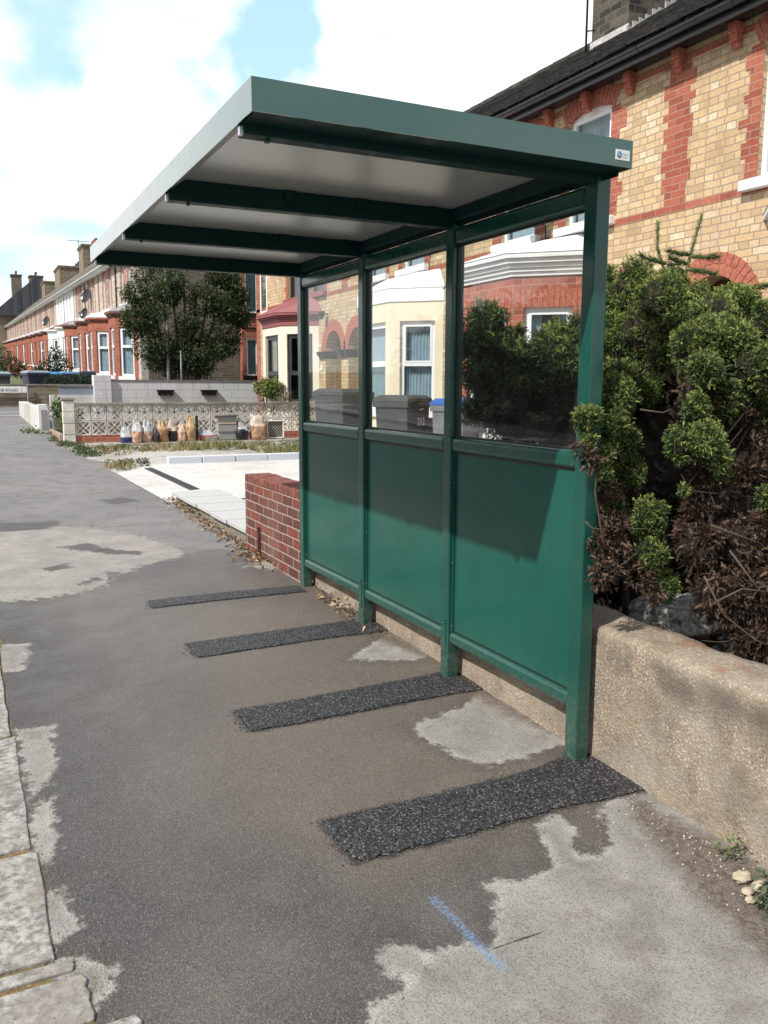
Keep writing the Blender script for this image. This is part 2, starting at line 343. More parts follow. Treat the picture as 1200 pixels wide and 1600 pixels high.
def fast_mesh(name, V, F, mats, parent=None, mi=None, attrs=None, smooth=False):
    """V (n,3), F (m,k) arrays"""
    V = np.asarray(V, dtype=np.float32); F = np.asarray(F, dtype=np.int32)
    if parent is not None: V = V - np.array(parent_world(parent), dtype=np.float32)
    me = bpy.data.meshes.new(name); k = F.shape[1]
    me.vertices.add(len(V)); me.vertices.foreach_set('co', V.ravel())
    me.loops.add(F.size); me.loops.foreach_set('vertex_index', F.ravel())
    me.polygons.add(len(F)); me.polygons.foreach_set('loop_start', np.arange(0, F.size, k, dtype=np.int32)); me.polygons.foreach_set('loop_total', np.full(len(F), k, dtype=np.int32))
    if not isinstance(mats, (list, tuple)): mats = [mats]
    for m in mats: me.materials.append(m)
    if mi is not None: me.polygons.foreach_set('material_index', np.asarray(mi, dtype=np.int32))
    if smooth: me.polygons.foreach_set('use_smooth', np.ones(len(F), dtype=bool))
    me.update(calc_edges=True)
    for an, (dom, ty, arr) in (attrs or {}).items():
        a = me.attributes.new(an, ty, dom)
        a.data.foreach_set('value' if ty == 'FLOAT' else 'color', np.asarray(arr, dtype=np.float32).ravel())
    me.validate()
    o = bpy.data.objects.new(name, me); COL.objects.link(o)
    if parent is not None: o.parent = parent
    return o
def copy_tree(o, parent=None):
    c = o.copy(); COL.objects.link(c)
    if parent is not None: c.parent = parent
    for ch in list(o.children): copy_tree(ch, c)
    return c
# ------------------------------------------------------------------ ground
def sdist(P, poly):
    """signed distance (positive inside) of points P (n,2) to a polygon"""
    P = np.asarray(P, float); poly = np.asarray(poly, float); n = len(poly)
    d = np.full(len(P), 1e9); ins = np.zeros(len(P), bool)
    for i in range(n):
        a = poly[i]; b = poly[(i+1) % n]; e = b-a; w = P-a
        t = np.clip((w@e)/(e@e+1e-12), 0, 1); q = w-t[:, None]*e
        d = np.minimum(d, np.hypot(q[:, 0], q[:, 1]))
        c = ((a[1] > P[:, 1]) != (b[1] > P[:, 1]))
        with np.errstate(divide='ignore', invalid='ignore'):
            xs = (b[0]-a[0])*(P[:, 1]-a[1])/(b[1]-a[1]+1e-15)+a[0]
        ins ^= c & (P[:, 0] < xs)
    return np.where(ins, d, -d)
def ldist(P, line):
    P = np.asarray(P, float); line = np.asarray(line, float); d = np.full(len(P), 1e9)
    for a, b in zip(line[:-1], line[1:]):
        e = b-a; w = P-a; t = np.clip((w@e)/(e@e), 0, 1); q = w-t[:, None]*e; d = np.minimum(d, np.hypot(q[:, 0], q[:, 1]))
    return d
P_A = [(0.017,-0.236),(-0.137,-0.319),(-0.209,-0.418),(-0.261,-0.516),(-0.349,-0.549),(-0.403,-0.519),(-0.367,-0.453),(-0.3,-0.352),(-0.299,-0.306),(-0.317,-0.264),(-0.444,-0.352),(-0.463,-0.43),(-0.506,-0.51),(-0.593,-0.546),(-0.66,-0.562),(-0.699,-0.533),(-0.775,-0.543),(-0.761,-0.591),(-0.82,-0.662),(-0.88,-0.74),(-0.92,-0.764),(-0.962,-0.716),(-1.037,-0.723),(-1.094,-0.737),(-1.109,-0.675),(-1.134,-0.657),(-1.205,-0.657),(-1.224,-0.676),(-1.215,-0.733),(-1.166,-0.782),(-1.196,-0.805),(-1.255,-0.813),(-1.295,-0.818),(-1.319,-0.874),(-1.474,-1.169),(-.8,-1.9),(0.4,-1.9),(0.3,-1.0),(0.2,-0.2)]
P_B = [(-0.415,0.575),(-0.338,0.615),(-0.237,0.646),(-0.113,0.67),(0.048,0.768),(0.2,0.5),(0.2,0.16),(-0.129,0.136),(-0.33,0.136),(-0.393,0.227),(-0.398,0.292),(-0.425,0.404),(-0.438,0.492)]
P_C = [(-0.336,1.466),(-0.171,1.609),(-0.035,1.709),(0.205,1.897),(0.25,1.726),(0.2,1.36),(-0.011,1.319),(-0.187,1.398)]
P_F = [(-0.21,3.8),(-0.054,3.928),(0.166,3.935),(0.198,3.578),(0.063,3.498),(-0.123,3.715)]
P_K = [[(-2.06,2.517),(-1.85,2.46),(-1.884,2.186),(-1.911,2.009),(-2.073,2.042)],
       [(-1.989,1.263),(-1.895,1.234),(-1.812,1.239),(-1.853,1.13),(-1.845,0.993),(-1.862,0.817),(-1.93,0.629),(-1.975,0.599)],
       [(-1.969,0.537),(-1.88,0.58),(-1.912,0.472),(-1.916,0.212),(-1.972,0.104),(-1.992,0.208)],
       [(-1.984,0.021),(-1.928,-0.006),(-1.914,-0.128),(-1.896,-0.152),(-1.905,-0.225),(-1.976,-0.249),(-1.996,-0.167)],
       [(-1.964,-0.324),(-1.913,-0.334),(-1.838,-0.41),(-1.851,-0.493),(-1.916,-0.544),(-1.965,-0.566),(-1.977,-0.421)]]
P_E = [(-2.654,6.289),(-1.597,5.986),(-1.326,6.087),(-1.122,5.931),(-0.722,5.387),(-0.572,4.855),(-0.54,4.392),(-0.776,4.187),(-0.913,4.101),(-1.099,3.909),(-1.2,4.041),(-1.25,3.642),(-1.294,3.582),(-1.478,3.475),(-1.679,3.42),(-1.96,3.44),(-2.514,3.52)]
P_DRY = [(-3.415,3.917),(-1.96,3.44),(-1.679,3.42),(-1.478,3.475),(-1.294,3.582),(-1.25,3.642),(-1.2,4.041),(-1.099,3.909),(-0.776,4.187),(-0.575,4.355),(-0.382,4.488),(-0.187,4.49),(-0.049,4.292),(0.07,3.976),(0.344,3.539),(18.7,48.8),(-11,45.4)]
P_DARK = [[(-2.18,6.511),(-1.496,6.418),(-1.313,6.46),(-1.312,6.229),(-1.474,5.97),(-1.862,5.96),(-2.18,6.026)], [(-1.45,5.05),(-1.2,5.15),(-1.0,4.75),(-.8,4.62),(-.85,4.5),(-1.05,4.6),(-1.2,4.75)], [(-1.62,4.3),(-1.45,4.4),(-1.42,4.25),(-1.6,4.15)], [(-1.45,3.72),(-1.3,3.85),(-1.28,3.75),(-1.43,3.66)],[(-.75,7.6),(-.45,7.7),(-.3,7.35),(-.65,7.2)]]
P_DIRT = [(0.15,-0.209),(0.028,-0.3),(0.1,-0.891),(-.2,-1.6),(-0.272,-1.15),(-0.208,-0.818),(-0.125,-0.588),(-0.074,-0.397)]
P_DIRT2 = [(.15,3.2),(-.02,3.2),(-.05,2.4),(.03,2.1),(-.1,1.85),(.02,1.35),(-.05,.95),(0,.55),(.05,.25),(.15,.2)]
LINE_BLUE = [(-0.949,-0.515),(-0.94,-0.63),(-0.937,-0.742),(-0.928,-0.853)]
LINE_CRACK = [(-1.282,-0.87),(-1.123,-0.789),(-0.912,-0.782),(-0.738,-0.778)]

STRIPS = [(-1.085, .13, -.262, .022, .07), (-1.085, .15, .82, 1.08, .04), (-1.055, .13, 1.84, 2.10, .03), (-1.08, -.02, 2.87, 3.06, .0)]
def pavement_mat():
    m, nt, b = mat('footway_asphalt'); P = posv(nt)
    def at(n):
        a = nt.nodes.new('ShaderNodeAttribute'); a.attribute_name = n; return a.outputs['Fac']
    n_e = mth(nt, 'SUBTRACT', noise(nt, P, 16, 7, .68), .5); n_f = mth(nt, 'SUBTRACT', noise(nt, P, 90, 3, .6), .5)
    def mask(n, w=.006, amp=.11, amp2=.03):
        s = mth(nt, 'ADD', mth(nt, 'ADD', at(n), mth(nt, 'MULTIPLY', n_e, amp)), mth(nt, 'MULTIPLY', n_f, amp2*2))
        return rng_(nt, s, -w, w)
    big = noise(nt, P, 1.1, 4, .6); mid = noise(nt, P, 4.2, 5, .6); fine = noise(nt, P, 170, 2, .6); fine2 = noise(nt, P, 420, 2, .6)
    wet = mixc(nt, rng_(nt, big, .35, .65), (.080, .074, .072), (.138, .120, .108))
    wet = mixc(nt, rng_(nt, mid, .42, .72, 0, .55), wet, (.128, .118, .112))
    wet = mixc(nt, rng_(nt, at('sd_drip'), -.1, .45, .75, 0), wet, (.036, .034, .033))
    wet = mixc(nt, rng_(nt, at('sd_brown'), -.15, .25, 0, .6), wet, (.165, .130, .102))
    grey = mixc(nt, rng_(nt, big, .35, .65), (.19, .19, .195), (.235, .23, .228))
    grey = mixc(nt, rng_(nt, mid, .48, .70, 0, .65), grey, (.14, .138, .14))
    vc = voro(nt, P, 1.3, 'DISTANCE_TO_EDGE'); grey = mixc(nt, rng_(nt, mth(nt, 'ADD', vc, mth(nt, 'MULTIPLY', n_e, .10)), .012, .0, 0, .55), grey, (.09, .085, .085))
    grey = mixc(nt, rng_(nt, noise(nt, P, 9, 6, .7), .62, .72, 0, .35), grey, (.33, .32, .30))
    conc = mixc(nt, rng_(nt, mid, .35, .65), (.29, .278, .258), (.40, .378, .345))
    conc = mixc(nt, rng_(nt, noise(nt, P, 11, 6, .7), .5, .72, 0, .6), conc, (.21, .20, .185))
    gran = mixc(nt, rng_(nt, fine, .38, .62), (.17, .165, .155), (.43, .42, .39))
    col = mixc(nt, mask('sd_dry', .02), wet, grey)
    col = mixc(nt, mask('sd_conc', .02, .55, .06), col, conc)
    lm = mask('sd_light', .016, .17, .022); lcol = mixc(nt, rng_(nt, mid, .3, .7, .15, .75), gran, conc)
    lcol = mixc(nt, rng_(nt, noise(nt, P, 6, 7, .7), .46, .66, 0, .65), lcol, (.185, .165, .145))
    lcol = mixc(nt, mth(nt, 'MULTIPLY', rng_(nt, at('sd_light'), .05, .0), rng_(nt, noise(nt, P, 12, 5, .6), .35, .6, 0, .8)), lcol, (.47, .455, .425))
    col = mixc(nt, mth(nt, 'MULTIPLY', rng_(nt, mth(nt, 'ADD', at('sd_light'), mth(nt, 'MULTIPLY', n_e, .2)), -.10, .0), .35), col, (.045, .040, .037))
    col = mixc(nt, lm, col, lcol)
    col = mixc(nt, mask('sd_dark', .02, .25, .04), col, (.085, .083, .086))
    col = mixc(nt, rng_(nt, mth(nt, 'ADD', at('sd_strip'), mth(nt, 'ADD', mth(nt, 'MULTIPLY', n_e, .07), mth(nt, 'MULTIPLY', n_f, .05))), -.022, .002, 0, .85), col, (.018, .017, .018))
    dm = mth(nt, 'MULTIPLY', rng_(nt, mth(nt, 'ADD', at('sd_dirt'), mth(nt, 'MULTIPLY', n_e, .16)), -.05, .05), .9)
    dirt = mixc(nt, rng_(nt, noise(nt, P, 45, 5, .7), .35, .65), (.06, .040, .030), (.20, .155, .12))
    col = mixc(nt, dm, col, dirt)
    ck = mth(nt, 'LESS_THAN', mth(nt, 'ADD', at('ld_crack'), mth(nt, 'MULTIPLY', n_e, .02)), .003); col = mixc(nt, ck, col, (.05, .045, .04))
    bl = mth(nt, 'MULTIPLY', rng_(nt, mth(nt, 'ADD', at('ld_blue'), mth(nt, 'MULTIPLY', n_f, .035)), .022, .004, 0, .85), rng_(nt, noise(nt, P, 110, 4, .7), .36, .60))
    col = mixc(nt, bl, col, (.20, .33, .56))
    sk = nt.nodes.new('ShaderNodeTexVoronoi'); sk.inputs['Scale'].default_value = 250; nt.links.new(P, sk.inputs['Vector']); sc_ = nt.nodes.new('ShaderNodeSeparateColor'); nt.links.new(sk.outputs['Color'], sc_.inputs[0])
    col = mixc(nt, rng_(nt, sc_.outputs[0], .6, 1, 0, .34), col, (.30, .285, .265)); col = mixc(nt, rng_(nt, sc_.outputs[1], .6, 1, 0, .45), col, (.03, .028, .027))
    col = mixc(nt, rng_(nt, noise(nt, P, 2.6, 8, .72), .60, .70, 0, .30), col, (.07, .062, .058))
    col = mixc(nt, rng_(nt, fine, .35, .7, 0, .4), col, (.035, .033, .032))
    col = mixc(nt, mth(nt, 'MULTIPLY', rng_(nt, fine2, .60, .70), .42), col, (.46, .43, .39))
    col = mixc(nt, rng_(nt, noise(nt, P, 300, 2, .6), .60, .70, 0, .5), col, (.05, .047, .045))
    nt.links.new(col, b.inputs['Base Color'])
    r = mth(nt, 'ADD', mth(nt, 'MULTIPLY', mth(nt, 'MAXIMUM', mask('sd_dry', .05), lm), .32), rng_(nt, mid, .35, .7, .34, .62))
    nt.links.new(r, b.inputs['Roughness']); b.inputs['Specular IOR Level'].default_value = .45
    h = mth(nt, 'ADD', mth(nt, 'MULTIPLY', voro(nt, P, 210), .9), mth(nt, 'MULTIPLY', noise(nt, P, 150, 3, .7), .9))
    bump(nt, b, h, .55, .0028); return m
M['pavement'] = pavement_mat()
def rough_mat(name, cols, sc=60, bd=.006, rough=.9):
    m, nt, b = mat(name); P = posv(nt)
    c = mixc(nt, rng_(nt, noise(nt, P, sc, 5, .7), .35, .65), cols[0], cols[1])
    c = mixc(nt, rng_(nt, noise(nt, P, sc*.08, 6, .65), .45, .7), c, cols[2])
    c = mixc(nt, rng_(nt, noise(nt, P, sc*3, 2), .64, .72, 0, .6), c, cols[-1])
    nt.links.new(c, b.inputs['Base Color']); b.inputs['Roughness'].default_value = rough
    b.inputs['Specular IOR Level'].default_value = .3
    bump(nt, b, mth(nt, 'ADD', noise(nt, P, sc, 5, .7), noise(nt, P, sc*.2, 5)), .8, bd); return m
M['road'] = rough_mat('road_asphalt', [(.13, .13, .135), (.19, .19, .195), (.15, .15, .15), (.3, .3, .3)], 90, .004)
M['soil'] = rough_mat('garden_soil', [(.03, .022, .016), (.07, .05, .036), (.045, .035, .025), (.2, .17, .13)], 25, .02)
M['old_conc'] = rough_mat('old_forecourt_concrete', [(.34, .33, .31), (.50, .49, .46), (.20, .20, .17), (.6, .58, .55)], 12, .01)
M['white_conc'] = rough_mat('new_white_concrete', [(.50, .50, .49), (.60, .60, .585), (.42, .415, .40), (.62, .62, .61)], 14, .004, .8)
M['cream_conc'] = rough_mat('cream_concrete', [(.50, .44, .35), (.62, .56, .46), (.55, .5, .42), (.66, .62, .55)], 14, .004)
M['slab'] = rough_mat('grey_paving_slab', [(.40, .41, .41), (.50, .51, .51), (.44, .45, .44), (.55, .55, .54)], 40, .002, .8)
M['kerb'] = rough_mat('granite_kerb', [(.15, .145, .135), (.42, .41, .385), (.24, .215, .19), (.07, .065, .06)], 30, .006, .85)
M['kerb_new'] = rough_mat('new_concrete_kerb', [(.50, .54, .60), (.58, .61, .66), (.54, .57, .62), (.6, .62, .66)], 30, .001, .8)
M['line_white'] = simple('white_road_paint', (.65, .65, .64), .7, 0, .15, 10)
M['line_yellow'] = simple('yellow_road_paint', (.75, .50, .06), .7, 0, .15, 10)
M['grassland'] = rough_mat('distant_ground', [(.07, .09, .04), (.12, .13, .07), (.15, .14, .1), (.2, .19, .14)], 3, .05)

def sheet(name, xs, ys, dz, material, kind='structure', gzf=gz):
    xs = np.array(xs, float); ys = np.array(ys, float); X, Y = np.meshgrid(xs, ys)
    Z = np.vectorize(gzf)(Y) + dz; V = np.stack([X.ravel(), Y.ravel(), Z.ravel()], 1)
    nx, ny = len(xs), len(ys); i = np.arange(nx-1); j = np.arange(ny-1); I, J = np.meshgrid(i, j); a = (J*nx+I).ravel()
    F = np.stack([a, a+1, a+nx+1, a+nx], 1)
    o = fast_mesh(name, V, F, material); o['kind'] = kind; return o
far_y = list(np.arange(-60, 0, 10)) + list(np.arange(0, 14, 1)) + [14] + list(np.arange(15, 27, 1)) + [27] + list(np.arange(30, 130, 5)) + [130, 200, 400, 900]
sheet('ground', [-600, -60, -20, -14, -10, -6, -2.16, -2.0, 0, .3, 5, 10, 30, 60, 600], far_y, -.13, M['grassland'])
sheet('road', [-9.0, -6, -2.16], [y for y in far_y if y <= 200], -.115, M['road'])
sheet('far_pavement', [-11.5, -9.15], [y for y in far_y if y <= 200], -.02, M['old_conc'])
# footway, with the damp and dry areas of its surface stored as signed distances
ys = np.concatenate([np.arange(-3, 7, .02), np.arange(7, 14.01, .1), np.arange(14.25, 22.6, .25)]); xs = np.linspace(-2.0, .13, 107)
XX, YY = np.meshgrid(xs, ys); PP = np.stack([XX.ravel(), YY.ravel()], 1)
att = {}
def fa(name, arr): att[name] = ('POINT', 'FLOAT', np.clip(arr, -2, 2))
light = np.full(len(PP), -9.)
for p in [P_A, P_B, P_C] + P_K: light = np.maximum(light, sdist(PP, p))
fa('sd_light', light); fa('sd_conc', np.maximum(sdist(PP, P_E), sdist(PP, P_F))); fa('sd_dry', sdist(PP, P_DRY))
dk = np.full(len(PP), -9.)
for p in P_DARK: dk = np.maximum(dk, sdist(PP, p))
fa('sd_dark', dk); fa('sd_dirt', np.maximum(sdist(PP, P_DIRT), sdist(PP, P_DIRT2)-.03)); fa('ld_crack', ldist(PP, LINE_CRACK)); fa('ld_blue', ldist(PP, LINE_BLUE)*1.0)
fa('sd_strip', np.max([sdist(PP, [(x0_, y0_), (x1_-.3, y0_), (x1_, y0_-f_*.6), (x1_, y1_+f_), (x1_-.3, y1_), (x0_, y1_)]) for x0_, x1_, y0_, y1_, f_ in STRIPS], axis=0))
fa('sd_drip', PP[:, 0]+1.85+np.maximum(0, -PP[:, 1]-.2)*.3); fa('sd_brown', sdist(PP, [(-1.1,-.5),(-1.4,.2),(-1.2,1.2),(-.9,2.8),(0,2.8),(.1,1.2),(.1,.3),(-.2,-.3)]))
ZZ = np.array([gz(y) for y in ys])[:, None] + 0*XX
ZZ = ZZ + .004*np.sin(XX*3.1+YY*1.3) * np.clip((YY+3)/2, 0, 1)
nx = len(xs); a = (np.arange(len(ys)-1)[:, None]*nx+np.arange(nx-1)[None, :]).ravel()
pv = fast_mesh('pavement', np.stack([XX.ravel(), YY.ravel(), ZZ.ravel()], 1), np.stack([a, a+1, a+nx+1, a+nx], 1), M['pavement'], attrs=att, smooth=True); pv['kind'] = 'structure'
# kerb: worn granite stones
kb = MB(); y = -2.6; first = True
for L_ in [.9, .55, .26, .11, .13, .55, .72, .92, .92, .92, .9, .9, .95, .9]:
    pass
yk = -1.5
kers = [(-1.5,-.73,-1.85),(-.70,-.61,-1.81),(-.585,-.41,-1.91),(-.385,-.34,-1.93),(-.32,.23,-1.972),(.26,1.165,-1.99)]
for i in range(22): kers.append((1.19+i*.93, 1.19+i*.93+.905, -2.006))
for (a0, a1, xe) in kers:
    w = .17 if a0 > -.3 else .24
    pts = []
    n = 7; poly = [(xe-w-.05, a0), (xe+random.uniform(-.006, .003), a0)] + [(xe+random.uniform(-.005, .004), a0+(a1-a0)*k/n) for k in range(1, n)] + [(xe+random.uniform(-.012, .004), a1), (xe-w-.05, a1)]
    kb.prism(poly, lambda p: gz(p[1])-.16, lambda p: gz(p[1])+.008)
o = kb.build('kerb', M['kerb'], bevel=.007); o['kind'] = 'structure'
M['joint'] = rough_mat('mossy_joint_soil', [(.13, .09, .05), (.30, .19, .09), (.12, .12, .05), (.36, .26, .13)], 60, .01)
sheet('kerb_joint_soil', [-2.14, -1.989], [-.3, 0]+list(np.arange(.5, 22, .5)), -.0005, M['joint'])
sheet('kerb_joint_soil', [-2.14, -1.86], [-1.5, -1, -.6, -.3], -.0015, M['joint'])
# trench reinstatements: four strips of fresh black macadam
def macadam_mat():
    m, nt, b = mat('fresh_macadam'); P = posv(nt)
    v = nt.nodes.new('ShaderNodeTexVoronoi'); v.inputs['Scale'].default_value = 165; nt.links.new(P, v.inputs['Vector'])
    sp = nt.nodes.new('ShaderNodeSeparateColor'); nt.links.new(v.outputs['Color'], sp.inputs[0])
    c = mixc(nt, rng_(nt, sp.outputs[0], .2, .95), (.009, .009, .011), (.052, .052, .058))
    c = mixc(nt, rng_(nt, sp.outputs[1], .86, .93), c, (.15, .148, .148))
    nt.links.new(c, b.inputs['Base Color']); b.inputs['Roughness'].default_value = .5
    bump(nt, b, v.outputs['Distance'], .9, .005).invert = True; return m
M['macadam'] = macadam_mat()
strips = [(-1.085, .13, -.262, .022, .07), (-1.085, .15, .82, 1.08, .04), (-1.055, .13, 1.84, 2.10, .03), (-1.08, -.02, 2.87, 3.06, .0)]
for si, (x0, x1, y0, y1, fan) in enumerate(strips):
    sx = np.arange(x0-.03, x1+.03, .0075); sy = np.arange(y0-.06, y1+.06, .0075); SX, SY = np.meshgrid(sx, sy)
    V = []; H = np.zeros(SX.shape); keep = np.zeros(SX.shape, bool)
    for j in range(SX.shape[0]):
        for i in range(SX.shape[1]):
            x, y = SX[j, i], SY[j, i]
            e = .008*mnoise.noise((x*7, y*7, si*7))+.009*mnoise.noise((x*45, y*45, si))
            f = fan*max(0, (x-(x1-.35))/.35)
            yy0 = y0-.0-f*.6+.02*(x-x0)*0; yy1 = y1+f
            s = min(x-x0, x1-x, y-yy0, yy1-y)+e
            keep[j, i] = s > 0
            H[j, i] = gz(y)+.004*math.sin(x*3.1+y*1.3)+min(.003, s*.2)+.0025+.002*mnoise.noise((x*90, y*90, 3))+.0022*random.random()
    idx = -np.ones(SX.shape, int); V = []; 
    for j, i in zip(*np.nonzero(keep)): idx[j, i] = len(V); V.append((SX[j, i], SY[j, i], H[j, i]))
    F = [(idx[j, i], idx[j, i+1], idx[j+1, i+1], idx[j+1, i]) for j in range(SX.shape[0]-1) for i in range(SX.shape[1]-1) if min(idx[j, i], idx[j, i+1], idx[j+1, i+1], idx[j+1, i]) >= 0]
    o = fast_mesh('macadam_patch', V, F, M['macadam']); o['kind'] = 'structure'
# loose chippings and grit lying on the footway
def crumbs(name, spots, material, label, cat, kind='stuff'):
    V = []; F = []
    for (x, y, r) in spots:
        z = gz(y)+.004*math.sin(x*3.1+y*1.3)+r*.3; k = len(V)
        for d in ((1,0,0),(-1,0,0),(0,1,0),(0,-1,0),(0,0,1),(0,0,-1)):
            q = random.uniform(.6, 1.2); V.append((x+d[0]*r*q, y+d[1]*r*q, z+d[2]*r*q*.8))
        F += [(k, k+2, k+4), (k+2, k+1, k+4), (k+1, k+3, k+4), (k+3, k, k+4), (k+2, k, k+5), (k+1, k+2, k+5), (k+3, k+1, k+5), (k, k+3, k+5)]
    o = fast_mesh(name, V, F, material); return tag(o, label, cat, None, kind)
sp = []
for (x0, x1, y0, y1, fan) in strips:
    for _ in range(170):
        t = random.random()
        if t < .4: x, y = x0+random.gauss(0, .022), random.uniform(y0, y1)
        elif t < .8: x, y = random.uniform(x0, x1), random.choice((y0, y1))+random.gauss(0, .022)
        else: x, y = random.uniform(x1-.25, x1), random.uniform(y0-.12, y1+.12)
        sp.append((x, y, random.uniform(.0018, .0048)))
crumbs('loose_chippings', sp, M['macadam'], 'loose black chippings scattered round the edges of the fresh strips', 'chippings')
sp = [(random.uniform(-.45, .08), random.uniform(-1.4, 3.2), random.uniform(.001, .0035)) for _ in range(500)] + [(random.gauss(-.05, .06), random.uniform(-1.2, -.3), random.uniform(.002, .006)) for _ in range(160)] + [(random.uniform(-1.9, 0), random.uniform(-1.4, 6), random.uniform(.001, .0025)) for _ in range(300)]
crumbs('grit', sp, rough_mat('pale_grit', [(.3, .26, .2), (.6, .55, .48), (.4, .35, .3), (.7, .68, .65)], 80, .001), 'pale grit and tiny stones scattered over the footway', 'grit')
# forecourts and gardens
sheet('garden_soil', [.13, .4, 1, 2, 5], list(np.arange(-3, 4.5, .5)), .03, M['soil'])
sheet('forecourt', [-.02, 1, 3, 5], list(np.arange(4.5, 15.51, .5)), -.012, M['cream_conc'])
sheet('garden_soil', [-.4, 1, 3, 5, 8], list(np.arange(15.15, 22.3, .5)), -.012, M['soil'])
sheet('garden_soil', [.3, 3, 8], list(np.arange(26.86, 40, 1)), -.03, M['soil'])
def poly_sheet(name, poly, dz, material, kind='structure', th=.0):
    m = MB(); n = len(poly); m.add([(p[0], p[1], gz(p[1])+dz) for p in poly], [tuple(range(n))])
    o = m.build(name, material); o['kind'] = kind; return o
poly_sheet('driveway', [(-.06, 7.12), (5, 7.12), (5, 10.98), (.55, 10.98), (-.17, 10.05), (-.14, 9)], .006, M['white_conc'])
poly_sheet('forecourt_concrete', [(.55, 10.98), (5, 10.98), (5, 13.0), (-.22, 13.0), (-.3, 12.2), (-.17, 10.05)], .003, M['old_conc'])
poly_sheet('forecourt_concrete', [(-.22, 13.0), (5, 13.0), (5, 14), (-.4, 14)], .003, M['old_conc'])
poly_sheet('forecourt_concrete', [(-.4, 14), (5, 14), (5, 15.1), (-.4, 15.1)], .003, M['old_conc'])
d = poly_sheet('drain_channel', [(.30, 10.50), (.43, 10.56), (.53, 8.02), (.39, 7.98)], .011, M['black_rubber'])
sheet('side_road', [-2.2, -1, 0, 3, 8, 40], [22.3, 23, 24, 25, 26, 26.85], .006, M['road'])
for (ya, xa, xb) in ((24.25, -2.1, 1.5), (22.95, -2.1, 1.5)):
    poly_sheet('road_marking', [(xa, ya), (xb, ya), (xb, ya+.1), (xa, ya+.1)], .011, M['line_white'])
for xa in (-2.62, -2.42):
    m = MB()
    for yy in np.arange(-12, 21, 1.0): m.add([(xa, yy, gz(yy)-.109), (xa+.085, yy, gz(yy)-.109), (xa+.085, yy+1, gz(yy+1)-.109), (xa, yy+1, gz(yy+1)-.109)], [(0, 1, 2, 3)])
    o = m.build('road_marking', M['line_yellow']); o['kind'] = 'structure'

# ------------------------------------------------------------------ the bus shelter
HB, HM0, HM1, HT0, HT1 = .209, 1.170, 1.236, 2.144, 2.219
sh = thing('bus_shelter', (0, 1.5, gz(1.5)), 'green metal bus shelter with clear upper panes and a flat overhanging roof', 'bus shelter')
G = M['green']
PW = .064
for k in range(4):
    m = MB(); m.box(0, PW, k, k+.07, gz(k)-.05, 2.2395); p = m.build('post', G, sh, bevel=.006)
    for z in (.30, .62, 1.02, 1.5, 1.95):
        yy_ = k+.078 if k == 0 else k-.004
        m = MB(); m.tube([(.022, yy_-.006, z), (.022, yy_+.008, z)], .006, 8); m.build('bolt', G, p)
    if k in (1, 2):
        m = MB(); m.box(-.004, 0.0, k+.018, k+.052, .15, .33)
        for z in (.17, .31): m.tube([(-.010, k+.035, z), (-.001, k+.035, z)], .006, 8)
        m.build('fixing_plate', G, p)
for k in range(3):
    a, b_ = k+.07, k+1
    for nm, z0, z1, x0, x1 in (('bottom_rail', HB, .272, .004, .060), ('middle_rail', HM0, HM1+.006, .004, .060), ('top_rail', HT0-.006, HT1, .004, .060)):
        m = MB(); m.box(x0, x1, a-.001, b_+.001, z0, z1); m.build(nm, G, sh, bevel=.020, seg=5)
    # lower sheet panel, with the slim frame and the rubber gasket round it
    m = MB(); m.box(.026, .032, a+.012, b_-.012, .272+.004, HM0-.004)
    pn = m.build('lower_panel', M['panel'], sh, bevel=.001)
    m = MB()
    for q in ((a, a+.012, .272, HM0), (b_-.012, b_, .272, HM0)):
        m = MB(); m.box(.020, .040, q[0], q[1], q[2], q[3]); m.build('panel_frame', G, pn)
    m = MB(); m.box(.0235, .0255, a+.012, b_-.012, .272, .279); m.box(.0235, .0255, a+.012, b_-.012, HM0-.010, HM0); m.box(.0235, .0255, a+.012, a+.018, .279, HM0-.010); m.box(.0235, .0255, b_-.018, b_-.012, .279, HM0-.010)
    m.build('gasket', M['black_rubber'], pn)
    m = MB(); m.box(.029, .034, a+.006, b_-.006, HM1+.008, HT0-.008)
    gp = m.build('clear_pane', M['clear_panel'], sh)
    m = MB()
    for q in ((a, a+.007, HM1+.006, HT0), (b_-.007, b_, HM1+.006, HT0)): m.box(.022, .041, q[0], q[1], q[2], q[3])
    m.box(.022, .041, a+.007, b_-.007, HM1+.006, HM1+.014); m.box(.022, .041, a+.007, b_-.007, HT0-.012, HT0-.004)
    m.build('gasket', M['black_rubber'], gp)
# roof: fascia frame, liner sheet, beams, rear cross rail
X0, X1, Y0, Y1, Z0, Z1 = -1.33, .046, -.124, 3.151, 2.240, 2.331
rf = bpy.data.objects.new('roof', None); COL.objects.link(rf); rf.parent = sh; rf.location = Vector((0, 1.5, 2.2))-Vector(sh.location)
m = MB(); t = .04
m.box(X0, X1, Y0, Y0+.003, Z0, Z1); m.box(X0, X1, Y1-.003, Y1, Z0, Z1); m.box(X0, X0+.003, Y0+.003, Y1-.003, Z0, Z1); m.box(X1-.003, X1, Y0+.003, Y1-.003, Z0, Z1)
pass
fs = m.build('fascia', M['fascia'], rf)
m = MB(); m.box(X0+.003, X1-.003, Y0+.003, Y1-.003, Z1-.012, Z1-.002); m.build('roof_sheet', M['fascia'], rf)
m = MB(); m.box(X0+.05, X1-.006, Y0+.06, Y1-.06, 2.300, 2.304); ls = m.build('liner', M['soffit'], rf)
m = MB(); m.add([(X0+.004, Y0+.01, Z0+.004), (X0+.085, Y0+.01, 2.298), (X0+.085, Y1-.01, 2.298), (X0+.004, Y1-.01, Z0+.004)], [(0, 1, 2, 3)]); m.build('liner_trim', M['soffit'], rf)
